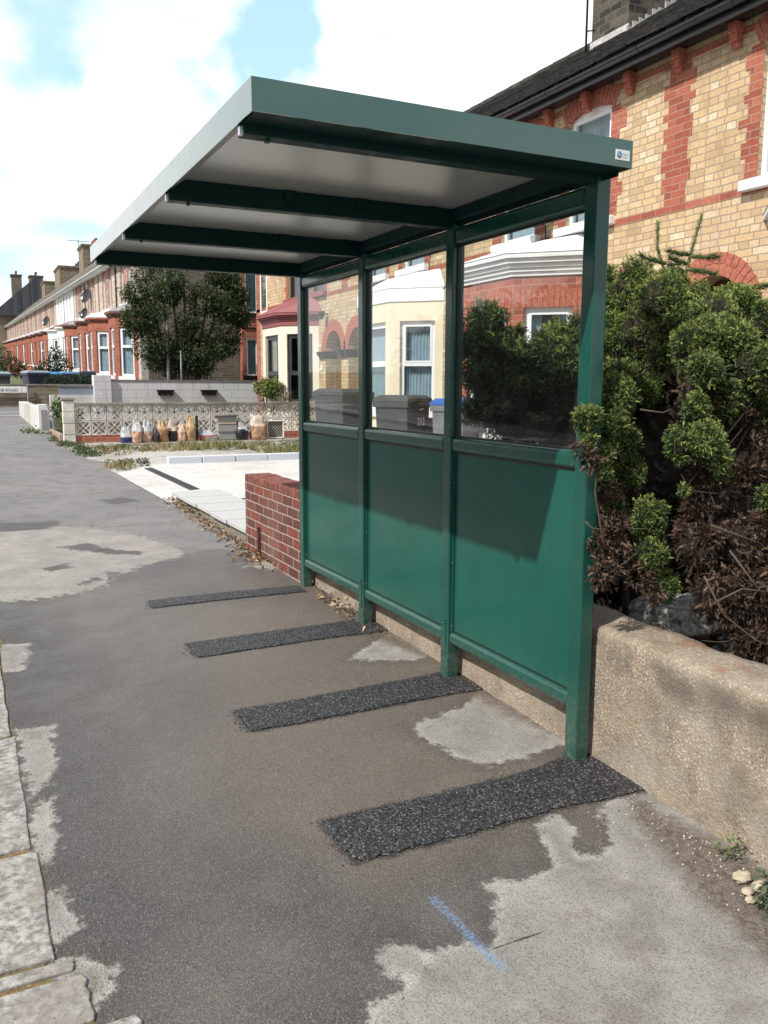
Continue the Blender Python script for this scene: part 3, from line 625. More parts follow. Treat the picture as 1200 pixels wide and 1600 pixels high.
for k, yb in enumerate((0.0, 1.0, 2.0, 3.0)):
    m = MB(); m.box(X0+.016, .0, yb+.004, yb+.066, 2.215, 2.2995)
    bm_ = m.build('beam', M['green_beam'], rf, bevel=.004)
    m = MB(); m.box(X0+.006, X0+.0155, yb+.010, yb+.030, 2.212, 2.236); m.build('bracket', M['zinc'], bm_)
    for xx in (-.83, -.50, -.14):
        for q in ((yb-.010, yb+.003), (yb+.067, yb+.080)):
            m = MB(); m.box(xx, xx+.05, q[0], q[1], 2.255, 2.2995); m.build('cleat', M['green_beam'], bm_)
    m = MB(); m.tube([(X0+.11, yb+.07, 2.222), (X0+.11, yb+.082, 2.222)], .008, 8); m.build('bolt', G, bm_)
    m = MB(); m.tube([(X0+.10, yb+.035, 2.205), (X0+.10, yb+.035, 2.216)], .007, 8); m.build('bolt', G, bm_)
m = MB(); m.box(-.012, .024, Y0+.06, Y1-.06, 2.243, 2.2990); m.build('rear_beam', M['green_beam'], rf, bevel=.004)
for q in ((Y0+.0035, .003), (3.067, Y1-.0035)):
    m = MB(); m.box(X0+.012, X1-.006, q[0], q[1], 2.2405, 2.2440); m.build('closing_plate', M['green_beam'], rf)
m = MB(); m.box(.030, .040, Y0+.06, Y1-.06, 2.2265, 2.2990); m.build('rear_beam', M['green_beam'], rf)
# maker's sticker at the back corner of the near fascia
def text_mesh(name, s, size, loc, ux, uz, material, parent, ext=.0006, align='LEFT', sx=1):
    cu = bpy.data.curves.new(name, 'FONT'); cu.body = s; cu.size = size; cu.extrude = ext; cu.align_x = align; cu.align_y = 'BOTTOM_BASELINE'
    tmp = bpy.data.objects.new(name, cu); COL.objects.link(tmp)
    dg = bpy.context.evaluated_depsgraph_get(); me = bpy.data.meshes.new_from_object(tmp.evaluated_get(dg)); bpy.data.objects.remove(tmp)
    ux = Vector(ux).normalized(); uz = Vector(uz); n = ux.cross(uz)
    base = parent_world(parent)
    for v in me.vertices: v.co = ux*v.co.x*sx + uz*v.co.y + n*v.co.z + Vector(loc) - base
    me.materials.clear(); me.materials.append(material); o = bpy.data.objects.new(name, me); COL.objects.link(o); o.parent = parent; return o
stx, stz = -.030, 2.262
m = MB(); m.box(stx, stx+.062, Y0-.0015, Y0, stz, stz+.034); st = m.build('sticker', M['sticker'], rf)
m = MB(); m.lathe((0, 0, 0), [(.0105, 0), (.0105, .0008)], 24)
V = [(stx+.0155+v[0], Y0-.0016-v[2], stz+.017+v[1]) for v in m.v]; m.v = V; m.build('roundel', M['blue_ink'], st, fixn=True)
text_mesh('lettering', 'Qs', .013, (stx+.0155, Y0-.0026, stz+.0125), (1, 0, 0), (0, 0, 1), M['sticker'], st, .0002, 'CENTER')
text_mesh('lettering', 'Shelter', .0095, (stx+.029, Y0-.0018, stz+.0175), (1, 0, 0), (0, 0, 1), M['grey_ink'], st, .0002)
text_mesh('lettering', 'solutions', .0062, (stx+.029, Y0-.0018, stz+.009), (1, 0, 0), (0, 0, 1), M['grey_ink'], st, .0002)

# ------------------------------------------------------------------ low walls and kerb stones beside the footway
def aggregate_mat():
    m, nt, b = mat('exposed_aggregate_render'); P = posv(nt)
    v = nt.nodes.new('ShaderNodeTexVoronoi'); v.inputs['Scale'].default_value = 100; nt.links.new(P, v.inputs['Vector'])
    sp = nt.nodes.new('ShaderNodeSeparateColor'); nt.links.new(v.outputs['Color'], sp.inputs[0])
    r = nt.nodes.new('ShaderNodeValToRGB'); nt.links.new(sp.outputs[0], r.inputs[0]); e = r.color_ramp.elements
    for i, (p, c) in enumerate([(0, (.16, .12, .08)), (.3, (.235, .185, .135)), (.6, (.34, .28, .21)), (.86, (.30, .19, .11)), (.975, (.45, .40, .33)), (1, (.52, .50, .46))]):
        if i >= len(e): e.new(.5)
        e[i].position = p; e[i].color = c4(c)
    mort = mixc(nt, noise(nt, P, 60, 4), (.21, .17, .13), (.38, .31, .235))
    c = mixc(nt, rng_(nt, v.outputs['Distance'], .0045*85*.8, .0065*85*.8), r.outputs[0], mort)
    c = mixc(nt, rng_(nt, noise(nt, P, 4, 7, .7), .44, .66, 0, .6), c, (.13, .11, .092))
    c = mixc(nt, rng_(nt, noise(nt, P, 2.2, 6, .65), .5, .7, 0, .4), c, (.42, .39, .34))
    sz = nt.nodes.new('ShaderNodeSeparateXYZ'); nt.links.new(P, sz.inputs[0])
    # dark weathering band below the coping, rusty lichen on the top
    band = mth(nt, 'MULTIPLY', rng_(nt, sz.outputs[2], .34, .45), rng_(nt, sz.outputs[2], .52, .47))
    c = mixc(nt, mth(nt, 'MULTIPLY', band, rng_(nt, noise(nt, P, 4, 5, .6), .35, .6, 0, .55)), c, (.075, .065, .06))
    g = nt.nodes.new('ShaderNodeNewGeometry'); sn = nt.nodes.new('ShaderNodeSeparateXYZ'); nt.links.new(g.outputs['True Normal'], sn.inputs[0])
    c = mixc(nt, mth(nt, 'MULTIPLY', rng_(nt, sn.outputs[2], .5, .9), rng_(nt, noise(nt, P, 8, 5, .7), .52, .70, 0, .6)), c, (.30, .13, .06))
    nt.links.new(c, b.inputs['Base Color']); b.inputs['Roughness'].default_value = .95; b.inputs['Specular IOR Level'].default_value = .15
    h = mth(nt, 'SUBTRACT', mth(nt, 'MULTIPLY', noise(nt, P, 30, 5), .6), v.outputs['Distance'])
    bump(nt, b, h, .6, .0045); return m
M['aggregate'] = aggregate_mat()
wl = thing('rendered_wall', (.2, 0, 0), 'low rough wall of exposed pebbles running behind the bus shelter', 'wall')
prof = [(.088, -.2), (.096, .10), (.100, .30), (.102, .44), (.103, .520), (.110, .536), (.126, .542), (.20, .545), (.27, .548), (.318, .545), (.335, .52), (.34, -.2)]
yy = np.arange(-3.0, 3.06, .05); V = []; pr = len(prof)
for j, y in enumerate(yy):
    for i, (x, z) in enumerate(prof):
        n = mnoise.noise((x*6, y*4, z*6))*.010 + mnoise.noise((x*20, y*22, z*20))*.005
        V.append((x-n if i < 6 else x+n*.5, y, z+(n if i >= 4 and i < 10 else 0)+gz(y)*.7))
F = [(j*pr+i, j*pr+i+1, (j+1)*pr+i+1, (j+1)*pr+i) for j in range(len(yy)-1) for i in range(pr-1)]
# closed at the ends
o = fast_mesh('wall', V, F, M['aggregate'], wl, smooth=True)
m = MB(); m.add([(x, 3.05, z+.047) for x, z in prof], [tuple(range(pr))]); m.add([(x, -3.0, z-.046) for x, z in prof], [tuple(range(pr))[::-1]]); m.build('wall_end', M['aggregate'], wl)
# red brick stub of wall
bw = thing('brick_wall', (.12, 3.8, gz(3.8)), 'short stub of weathered red brick wall beyond the far shelter post', 'wall')
m = MB(); z0 = gz(3.8)-.1
m.box(.02, .235, 3.12, 4.43, z0, .675); m.build('wall', M['old_red_brick'], bw, bevel=.006)
m = MB()
for i in range(17): m.box(.016, .239, 3.125+i*.0765, 3.125+i*.0765+.069, .677, .745+random.uniform(-.004, .004))
m.build('coping', simple('rough_red_coping_brick', (.19, .065, .048), .85, 0, .35, 20, .006), bw, bevel=.008)
m = MB(); m.box(.024, .231, 3.122, 4.425, .670, .735); m.build('mortar_bed', simple('pale_mortar', (.42, .36, .32), .9), bw)
m = MB(); m.box(-.006, .012, 4.02, 4.05, gz(4)-.03, .34); o = m.build('iron_stake', simple('rusty_iron', (.10, .035, .03), .8, 0, .3, 30, .003)); tag(o, 'rusty iron stake standing against the brick wall stub', 'stake')
# capped garden edge with pale slabs
for i in range(5):
    a0 = 4.47+i*.565; m = MB(); x0 = .02+.01*i*0+random.uniform(-.01, .01)
    m.box(x0, x0+.56, a0, a0+.553, .195+gz(a0)*.2, .235+gz(a0)*.2)
    o = m.build('paving_slab', M['slab'], bevel=.004)
    tag(o, ['nearest pale paving slab on the low edge, touching the brick wall stub', 'second pale paving slab from the brick wall stub', 'middle pale paving slab of the five on the low edge', 'fourth pale paving slab, next to the farthest of the row', 'farthest pale paving slab, beside the white driveway'][i], 'paving slab', 'slabs capping the low garden edge')
m = MB(); m.box(.06, .56, 4.44, 7.27, gz(5)-.15, .19+.02); o = m.build('garden_edging', rough_mat('crumbling_mortar', [(.16, .14, .11), (.30, .27, .22), (.2, .17, .13), (.4, .36, .3)], 20, .02)); tag(o, 'crumbling low mortar edge carrying the row of pale slabs', 'edging')
for i in range(6):
    a0 = .77+i*.555; m = MB(); m.box(a0, a0+.542, 10.95+random.uniform(-.01, .01), 11.09, gz(11)-.04, gz(11)+.115)
    o = m.build('kerb_block', M['kerb_new'], bevel=.012)
    tag(o, ['leftmost bluish white kerb block along the white driveway', 'second bluish white kerb block from the left end', 'third bluish white kerb block from the left end', 'fourth bluish white kerb block from the left end', 'fifth bluish white kerb block, next to the far shelter post', 'last bluish white kerb block, behind the far shelter post'][i], 'kerb block', 'kerb blocks laid along the driveway')
# ------------------------------------------------------------------ terraced houses
def window(parent, O, u, n, a0, a1, z0, z1, frame='upvc', split=.5, curt='curtain', sh=None, top=0, fw_=.055):
    """framed window in the opening a0..a1 along u, n points into the house"""
    f = MB(); fm = M[frame]
    def bar(x0, x1, y0, y1, d0=.06, d1=.12): f.obox(O, u, n, x0, x1, d0, d1, y0, y1)
    bar(a0, a0+fw_, z0, z1); bar(a1-fw_, a1, z0, z1); bar(a0+fw_, a1-fw_, z0, z0+fw_); bar(a0+fw_, a1-fw_, z1-fw_-top, z1)
    if split:
        zs = z0+(z1-z0)*split; bar(a0+fw_, a1-fw_, zs-.03, zs+.03, .055, .115)
        for q in ((a0+fw_, zs+.03, z1-fw_-top),):
            bar(q[0], q[0]+.03, q[1], q[2], .05, .11); bar(a1-fw_-.03, a1-fw_, q[1], q[2], .05, .11)
            bar(a0+fw_+.03, a1-fw_-.03, q[1], q[1]+.03, .05, .11); bar(a0+fw_+.03, a1-fw_-.03, q[2]-.03, q[2], .05, .11)
    w = f.build('window', fm, parent, shear=sh)
    g = MB(); g.obox(O, u, n, a0+fw_, a1-fw_, .085, .091, z0+fw_, z1-fw_); g.build('pane', M['window_glass'], w, shear=sh)
    if curt:
        c = MB(); N = 24; W = a1-a0
        pts = []
        for i in range(N*2+1):
            t = i/(N*2); gap = 1
            pts.append((a0+.03+t*(W-.06), .17+.018*math.sin(i*1.25)+.008*math.sin(i*2.9+z0*9)))
        mid = int(N*.95) if curt == 'curtain2' else None
        vs = []
        for a, d in pts:
            for z in (z0+.04, z1-.04): vs.append((O[0]+a*u[0]+d*n[0], O[1]+a*u[1]+d*n[1], z))
        fs = [(2*i, 2*i+2, 2*i+3, 2*i+1) for i in range(N*2) if not (curt == 'curtain2' and N*.62 < i < N*1.35)]
        c.smooth = True; c.add(vs, fs); c.build('curtain', M['curtain' if curt == 'curtain2' else curt], w, shear=sh)
    k = MB(); k.obox(O, u, n, a0-.03, a1+.03, .30, .32, z0-.03, z1+.03); k.build('room', M['dark_room'], w, shear=sh)  # near-black sheet behind the window, the unlit room painted as its colour
    return w
def wall_with_holes(m, O, u, n, A0, A1, Zb, Zt, holes, th=.24):
    """rectangular wall in a frame, pierced by (a0,a1,z0,z1) holes"""
    As = sorted({A0, A1} | {h[0] for h in holes} | {h[1] for h in holes}); Zs = sorted({Zb, Zt} | {h[2] for h in holes} | {h[3] for h in holes})
    As = [a for a in As if A0 <= a <= A1]; Zs = [z for z in Zs if Zb <= z <= Zt]
    for i in range(len(As)-1):
        run = None
        for j in range(len(Zs)-1):
            ca, cz = (As[i]+As[i+1])/2, (Zs[j]+Zs[j+1])/2
            if any(h[0] < ca < h[1] and h[2] < cz < h[3] for h in holes):
                if run is not None: m.obox(O, u, n, As[i], As[i+1], 0, th, run, Zs[j]); run = None
            elif run is None: run = Zs[j]
        if run is not None: m.obox(O, u, n, As[i], As[i+1], 0, th, run, Zs[-1])
def arch_ring(m, O, u, n, c, zc, r0, r1, a0, a1, d0, d1, N=14, gap=.0):
    """ring of voussoirs between angles"""
    for i in range(N):
        t0 = a0+(a1-a0)*(i+gap)/N; t1 = a0+(a1-a0)*(i+1-gap)/N
        q = [(c+r0*math.cos(t0), zc+r0*math.sin(t0)), (c+r1*math.cos(t0), zc+r1*math.sin(t0)), (c+r1*math.cos(t1), zc+r1*math.sin(t1)), (c+r0*math.cos(t1), zc+r0*math.sin(t1))]
        P3 = [(O[0]+a*u[0]+d0*n[0], O[1]+a*u[1]+d0*n[1], z) for a, z in q]
        m.extr(P3, (n[0]*(d1-d0), n[1]*(d1-d0), 0))
def toothed(m, O, u, n, c, w, z0, z1, side, proud, h=.075, dz=2):
    """quoin strip whose outer edge steps every few courses; side -1/+1/0 both"""
    z = z0; k = random.randint(0, 1)
    while z < z1-1e-6:
        zt = min(z+h*random.choice((1, 2, 2, 3)), z1); ex = random.choice((.055, .075, .11)) if k % 2 else 0
        a0 = c-w/2-(ex if side <= 0 else 0); a1 = c+w/2+(ex if side >= 0 else 0)
        m.obox(O, u, n, a0, a1, -proud, 0, z, zt); z = zt; k += 1

def offset_poly(poly, d):
    """bay footprint (open polyline B,A,A2,B2) pushed out by d"""
    xf = poly[0][0]; B, A, A2, B2 = poly; s = math.tan(R(22.5))*d
    return [(xf, B[1]-d*math.sqrt(2)+0), (A[0]-d, A[1]-s), (A2[0]-d, A2[1]+s), (xf, B2[1]+d*math.sqrt(2))]
def bay(parent, xf, yb, p, L, zb, zt, wallm, spec, sh=None, detail=1):
    """canted bay: near corner at yb on the facade"""
    Bp, A, A2, B2 = (xf, yb), (xf-p, yb+p), (xf-p, yb+p+L), (xf, yb+2*p+L)
    root = bpy.data.objects.new('bay_window', None); COL.objects.link(root); root.parent = parent
    root.location = Vector((xf, yb+p+L/2, zb)) - parent_world(parent)
    zs, zh = spec['sill'], spec['head']
    m = MB()
    faces = []
    for (p0, p1) in ((Bp, A), (A, A2), (A2, B2)):
        d = Vector((p1[0]-p0[0], p1[1]-p0[1])); ln = d.length; u = d/ln; n = Vector((u.y, -u.x))
        if n.x < 0: n = -n
        # inward normal: towards +x side or the house centre
        c = Vector((xf+.3, yb+p+L/2)); mid = Vector(((p0[0]+p1[0])/2, (p0[1]+p1[1])/2))
        if (c-mid).dot(n) < 0: n = -n
        wdt = spec['cw'] if p0 != A else spec['fwd']; a0 = (ln-wdt)/2+ (spec.get('shift', 0) if p0 != A else 0); a1 = a0+wdt
        wall_with_holes(m, p0, u, n, 0, ln, zb, zt, [(a0, a1, zs, zh)], .2)
        faces.append((p0, u, n, a0, a1, ln))
    wb = m.build('wall', M[wallm], root, shear=sh)
    for (p0, u, n, a0, a1, ln) in faces:
        window(root, p0, u, n, a0, a1, zs, zh, spec['frame'], spec.get('split', .5), spec.get('curt', 'curtain'), sh, fw_=spec.get('fw_', .06))
        s = MB(); s.obox(p0, u, n, a0-.05, a1+.05, -.05, .06, zs-.12, zs-.002); s.build('sill', M[spec['sillm']], root, shear=sh)
        if spec.get('flat_arch'):
            s = MB(); nv = int((a1-a0+.3)/.075)
            for i in range(nv):
                w_ = (a1-a0+.24)/nv; x_ = a0-.12+i*w_; s.obox(p0, u, n, x_+.005, x_+w_-.005, -.006, 0, zh, zh+.22)
            s.build('flat_arch', M['brick_arch'], root, shear=sh)
    # cornice of stepped mouldings, then the hipped apron roof
    poly = [Bp, A, A2, B2]; z = spec['cz']; m = MB()
    for d, h in spec['cornice']:
        m.prism(offset_poly(poly, d)+[(xf+.02, B2[1]), (xf+.02, Bp[1])][:0], z, z+h); z += h
    m.build('cornice', M[spec['corm']], root, shear=sh, bevel=.006 if detail else 0)
    d = spec['cornice'][-1][0]; lo = offset_poly(poly, d+.01); hi = [(xf-.001, Bp[1]+.12), (xf-.12, A[1]+.1), (xf-.12, A2[1]-.1), (xf-.001, B2[1]-.12)]
    m = MB(); m.prism(lo, z, z+spec['rh'], top=hi); m.build('roof', M[spec['roofm']], root, shear=sh)
    return root

def house(y0, y1, xf, zg, eaves, flip, S, label, group=None, sh=None, detail=1, ridge=(3.6, 2.38), flank=None, name='terraced_house'):
    """flip False: door at the low-y side. S: dict of materials and options"""
    root = thing(name, (xf, (y0+y1)/2, zg), label, 'house', group); O = (xf, 0); u = (0, 1); n = (1, 0)
    P = y1 if flip else y0; sg = -1 if flip else 1
    Y = lambda d: P+sg*d
    wc = [Y(1.47), Y(2.93)]; dc = Y(.60); by = Y(3.97) if flip else Y(1.42)
    zz = eaves-5.05
    W = S.get('winw', .80); holes = []; ws, wh = zz+3.50, zz+4.86
    cents = [c for c in (wc if S.get('wins', True) else []) if y0+.4 < c < y1-.4]
    for c in cents: holes.append((c-W/2, c+W/2, ws, wh))
    full = (y1-y0) > 4
    zsp = zz+2.22; dr = .42
    dcs = [dc] if full else []
    for c in dcs: holes.append((c-dr, c+dr, zg-.1, zsp+dr))
    if full: holes.append((by+.35, by+2.2, zz+.3, zz+2.9))
    m = MB(); wall_with_holes(m, O, u, n, y0, y1, zg-.3, eaves+.05, holes)
    for c in dcs:      # spandrels over the round door arch
        for s in (-1, 1):
            N = 8; pts = [(c+s*dr, zsp+dr)] + [(c+s*dr*math.cos(t*math.pi/2/N), zsp+dr*math.sin(t*math.pi/2/N)) for t in range(N+1)]
            m.extr([(xf+.001, a, z) for a, z in pts], (.235, 0, 0))
    wl_ = m.build('wall', M[S['wall']], root, shear=sh, fixn=True)
    # party / flank walls
    m = MB(); xb = xf+ridge[0]*2
    if flank:
        m.add([(xf+.24, y0, zg-.3), (xb, y0, zg-.3), (xb, y0, eaves), (xf+ridge[0], y0, eaves+ridge[1]-.05), (xf+.24, y0, eaves)], [(0, 1, 2, 3, 4)])
        m.build('flank_wall', M[flank], root, shear=sh)
    # red dressings
    t = MB(); pr = .004
    if detail >= 0:
        for c in cents:
            for s in (-1, 1): toothed(t, O, u, n, c+s*(W/2+.075), .15, ws, wh-.1, s, pr)
        pw = .15
        if S.get('pier', True) and full:
            for e, s in ((y0, 1), (y1, -1)):
                if (e == P): toothed(t, O, u, n, e+s*pw/2, pw, zz+3.45, zz+4.9, s, pr)
        if not S.get('stripes'):
            t.obox(O, u, n, y0, y1, -pr-.002, 0, zz+3.372, zz+3.449)
            for (a, b_) in ([(y0, min(cents)-W/2-.12)] if cents else []) + ([(max(cents)+W/2+.12, y1)] if cents else []) + ([(cents[0]+W/2+.12, cents[1]-W/2-.12)] if len(cents) == 2 and cents[0] < cents[1] else [(cents[1]+W/2+.12, cents[0]-W/2-.12)] if len(cents) == 2 else []):
                if b_-a > .05: t.obox(O, u, n, a+.004, b_-.004, -pr+.002, 0, zz+4.902, zz+4.975)
            if len(cents) == 2:  # pier between the windows is all red
                a, b_ = sorted(cents); t.obox(O, u, n, a+W/2+.24, b_-W/2-.24, -pr*.8, 0, zz+3.45, zz+4.85) if S.get('redmid') else None
        else:
            for e in (y0+.12, y1-.12, (y0+y1)/2 if False else sum(cents)/2): t.obox(O, u, n, e-.09, e+.09, -pr, 0, zz+3.3, eaves-.05)
            t.obox(O, u, n, y0, y1, -pr-.002, 0, zz+3.25, zz+3.42)
        if t.v: t.build('brick_dressing', M[S['trim']], root, shear=sh)
        for c in cents:     # segmental arches
            a = MB(); rr = 1.02; half = math.asin((W/2+.01)/rr); zc = wh-rr
            arch_ring(a, O, u, n, c, zc+.0, rr-.0, rr+.22, math.pi/2-half*1.12, math.pi/2+half*1.12, -.008, .06, 15, .06)
            ar = a.build('window_arch', M['brick_arch' if S['trim'] == 'red_brick' else S['trim']], root, shear=sh, fixn=True)
            # the brick that fills the corners over the curved window head
            for s in (-1, 1):
                N = 6; pts = [(c+s*W/2, wh+.001)] + [(c+rr*math.sin(s*half*(1-k/N)), zc+rr*math.cos(half*(1-k/N))) for k in range(N+1)]
                f = MB(); f.extr([(xf+.0, p_[0], p_[1]) for p_ in pts], (.06, 0, 0)); f.build('arch_corner', M[S['trim']], ar, shear=sh, fixn=True)
    for i, c in enumerate(cents):
        window(root, O, u, n, c-W/2, c+W/2, ws, wh, S.get('frame', 'upvc'), S.get('split', .42), S.get('curt', 'curtain'), sh, top=.04)
        s = MB(); s.obox(O, u, n, c-W/2-.14, c+W/2+.14, -.09, .06, ws-.10, ws); s.build('sill', M[S['sillm']], root, shear=sh, bevel=.006 if detail else 0)
    for c in dcs:
        a = MB(); arch_ring(a, O, u, n, c, zsp, dr, dr+.115, 0, math.pi, -.006, .10, 18, .05)
        arch_ring(a, O, u, n, c, zsp, dr+.12, dr+.23, 0, math.pi, -.010, .06, 22, .05)
        a.build('door_arch', M['brick_arch'] if not S.get('plain') else M[S['trim']], root, shear=sh, fixn=True)
        a = MB()
        for s in (-1, 1): 
            w0, w1 = sorted((c+s*dr, c+s*(dr+.30)))
            a.obox(O, u, n, w0-.02, w1+.02, -.07, .24, zsp-.10, zsp); a.obox(O, u, n, w0, w1, -.04, .24, zsp-.16, zsp-.10); a.obox(O, u, n, w0-.03, w1+.03, -.09, .24, zsp-.045, zsp-.015)
        a.build('impost', M['black_paint'], root, shear=sh)
        # recessed porch with its door
        a = MB(); a.box(xf+.24, xf+1.1, c-dr-.06, c-dr, zg-.1, zsp+dr+.1); a.box(xf+.24, xf+1.1, c+dr, c+dr+.06, zg-.1, zsp+dr+.1); a.box(xf+.24, xf+1.1, c-dr, c+dr, zsp+dr+.02, zsp+dr+.1)
        a.build('porch', M['orange_brick' if S['wall'] == 'yellow_brick' else S['wall']], root, shear=sh)
        a = MB(); a.box(xf+1.0, xf+1.06, c-dr, c+dr, zg-.1, zsp+dr+.02); dd = a.build('door', simple('maroon_door', (.09, .02, .02), .4), root, shear=sh)
        a = MB(); a.box(xf+.985, xf+1.0, c-.28, c+.28, zg+1.1, zg+1.9); a.build('door_panel', simple('door_panel_maroon', (.13, .035, .03), .4), dd, shear=sh)
    if full and S.get('bay', True):
        bs = dict(S['bays']); k = zz
        for q in ('sill', 'head', 'cz'): bs[q] += k
        bay(root, xf, by, .65, 1.25, zg-.3, bs['cz'], S['bayw'], bs, sh, detail)
    # roof
    m = MB(); ov = .26; rx, rz = ridge; th = .09; sl = rz/rx
    def rp(x, up_=0): return eaves+.10+(x-xf+ov)*sl*rx/(rx+ov)*1.0+up_ if x <= xf+rx else None
    zr = eaves+.10+rz
    for (xa, za, xb_, zb_) in ((xf-ov, eaves+.09, xf+rx, zr), (xf+2*rx+ov, eaves+.09, xf+rx, zr)):
        v = [(xa, y0, za), (xb_, y0, zb_), (xb_, y1, zb_), (xa, y1, za)]
        m.extr(v, (0, 0, .06))
    if detail:      # rows of thick, uneven interlocking tiles
        L_ = math.hypot(rx+ov, zr-eaves-.09); ux, uz = (rx+ov)/L_, (zr-eaves-.09)/L_; nc = int(L_/.24)
        for c_ in range(nc):
            s0, s1 = c_*L_/nc-.02, (c_+1)*L_/nc; yy_ = y0+(.13 if c_ % 2 else 0)
            while yy_ < y1-.02:
                e_ = min(yy_+.245, y1-.002); j = random.uniform(0, .014); j2 = j+random.uniform(-.006, .006)
                q = [(xf-ov+ux*s0-uz*(.088+j), yy_, eaves+.09+uz*s0+ux*(.088+j)), (xf-ov+ux*s1-uz*(.062+j2), yy_, eaves+.09+uz*s1+ux*(.062+j2)), (xf-ov+ux*s1-uz*(.062+j2), e_, eaves+.09+uz*s1+ux*(.062+j2)), (xf-ov+ux*s0-uz*(.088+j), e_, eaves+.09+uz*s0+ux*(.088+j))]
                m.extr(q, (uz*.022, 0, -ux*.022)); yy_ += .26
    N = max(2, int((y1-y0)/.45))
    rfo = m.build('roof', M[S['roof']], root, shear=sh, fixn=True)
    m = MB()
    for i in range(N): 
        a = y0+(y1-y0)*i/N; m.tube([(xf+rx, a, zr+.05), (xf+rx, a+(y1-y0)/N-.02, zr+.06)], .11, 8)
    m.build('ridge_tile', M[S['roof']], rfo, shear=sh)
    # eaves: soffit board, fascia board, gutter, brick corbels
    m = MB(); m.box(xf-ov+.02, xf, y0, y1, eaves-.02, eaves+.03); m.box(xf-ov, xf-ov+.02, y0, y1, eaves-.06, eaves+.10); e = m.build('eaves_board', M[S.get('eave', 'black_paint')], root, shear=sh)
    m = MB(); gx = xf-ov-.055
    prof = [(gx+.055*math.cos(t), eaves+.065+.055*math.sin(t)) for t in [math.pi+math.pi*i/8 for i in range(9)]]
    prof = prof+[(p_[0]*.0+gx+(p_[0]-gx)*.88, eaves+.065+(p_[1]-eaves-.065)*.88) for p_ in prof[::-1]]
    m.extr([(p_[0], y0, p_[1]) for p_ in prof], (0, y1-y0, 0))
    gt = m.build('gutter', M['gutter' if S.get('eave', 'black_paint') == 'black_paint' else 'upvc'], root, shear=sh, fixn=True)
    if detail:
        for yy_ in np.arange(y0+.3, y1, 1.6):
            m = MB(); m.extr([(p_[0]+(p_[0]-gx)*.12, yy_, p_[1]-.004) for p_ in prof[:9]]+[(gx, yy_, eaves+.065)], (0, .07, 0)); m.build('gutter_joint', M['gutter'], gt, shear=sh, fixn=True)
    if S.get('corbels', True):
        ys_ = [y for y in np.arange(P%.74 if False else .20, 40, .745) if y0 < y < y1]
        for yc in ys_:
            m = MB(); m.box(xf-.115, xf, yc-.055, yc+.055, eaves-.12, eaves-.021); m.box(xf-.09, xf, yc-.05, yc+.05, eaves-.20, eaves-.12); m.box(xf-.06, xf, yc-.05, yc+.05, eaves-.25, eaves-.20)
            m.build('corbel', M['brick_arch'], root, shear=sh, bevel=.008)
    if S.get('pipe'):
        m = MB(); yp = Y(4.3); m.tube([(xf-.06, yp, zg), (xf-.06, yp, eaves-.1), (xf-ov-.04, yp, eaves+.02)], .035, 8); m.build('downpipe', M['gutter' if S['pipe'] == 1 else 'upvc'], root, shear=sh)
    return root
def chimney(parent, x0, x1, y0, y1, zb, zt, wall, pots, pot_m, sh=None, flashing=None):
    m = MB(); m.box(x0, x1, y0, y1, zb, zt-.22); c = m.build('chimney', M[wall], parent, shear=sh)
    m = MB(); m.box(x0-.05, x1+.05, y0-.05, y1+.05, zt-.22, zt-.12); m.box(x0-.10, x1+.10, y0-.10, y1+.10, zt-.12, zt); m.build('chimney_cap', M[wall], c, shear=sh)
    for i in range(pots):
        t = (i+.5)/pots
        px, py = ((x0+x1)/2, y0+(y1-y0)*t) if (y1-y0) > (x1-x0) else (x0+(x1-x0)*t, (y0+y1)/2)
        m = MB(); m.lathe((px, py, zt), [(.13, 0), (.11, .08), (.105, .42), (.13, .44), (.13, .50), (.10, .50)], 12)
        m.build('chimney_pot', M[pot_m], c, shear=sh)
    return c
brick_bay = dict(sill=.85, head=2.49, cz=2.88, cornice=[(.03, .05), (.06, .05), (.09, .05), (.13, .06), (.17, .06)], corm='white_paint', roofm='white_paint', rh=.24, frame='upvc', sillm='white_paint', cw=.62, fwd=.95, flat_arch=True, shift=0, curt='curtain2')
cream_bay = dict(sill=1.08, head=2.55, cz=2.86, cornice=[(.02, .22)], corm='white_paint', roofm='white_paint', rh=.30, frame='upvc', sillm='white_paint', cw=.60, fwd=.95, split=.52, shift=-.02, curt='curtain')
ivory_bay = dict(sill=1.12, head=2.62, cz=2.80, cornice=[(.02, .10), (.04, .04), (.0601, .04), (.10, .04), (.14, .06)], corm='red_paint', roofm='red_paint', rh=.36, frame='dark_frame', sillm='ivory_paint', cw=.62, fwd=.90, split=.42, curt=None)
base = dict(wall='yellow_brick', trim='red_brick', roof='roof_tile', sillm='white_paint')
E5 = 5.05
S1 = dict(base, bayw='old_red_brick', bays=brick_bay)
S2 = dict(base, bayw='red_brick', bays=brick_bay, redmid=False)
S3 = dict(base, bayw='cream_paint', bays=cream_bay)
S4 = dict(base, bayw='ivory_paint', bays=ivory_bay, frame='dark_frame', sillm='red_paint', curt=None)
GRP = 'terraced houses of the yellow brick row'
h1 = house(.22, 4.68, 5, .05, E5, True, S1, 'yellow brick terraced house at the right edge, behind the tall conifer hedge', GRP)
h2 = house(4.68, 9.14, 5, .15, E5, False, S2, 'yellow brick terraced house with a red brick bay under a white moulded cornice', GRP)
h3 = house(9.14, 13.6, 5, .25, E5, True, S3, 'yellow brick terraced house with a cream painted bay and white window frames', GRP)
h4 = house(13.6, 18.06, 5, .35, E5, False, S4, 'yellow brick terraced house with an ivory bay under a dusky red cornice and dark frames', GRP)
h5 = house(18.06, 19.35, 5, .42, E5, False, dict(base, wins=False, bay=False), 'narrow end of the yellow brick row beyond the ivory bay', GRP)
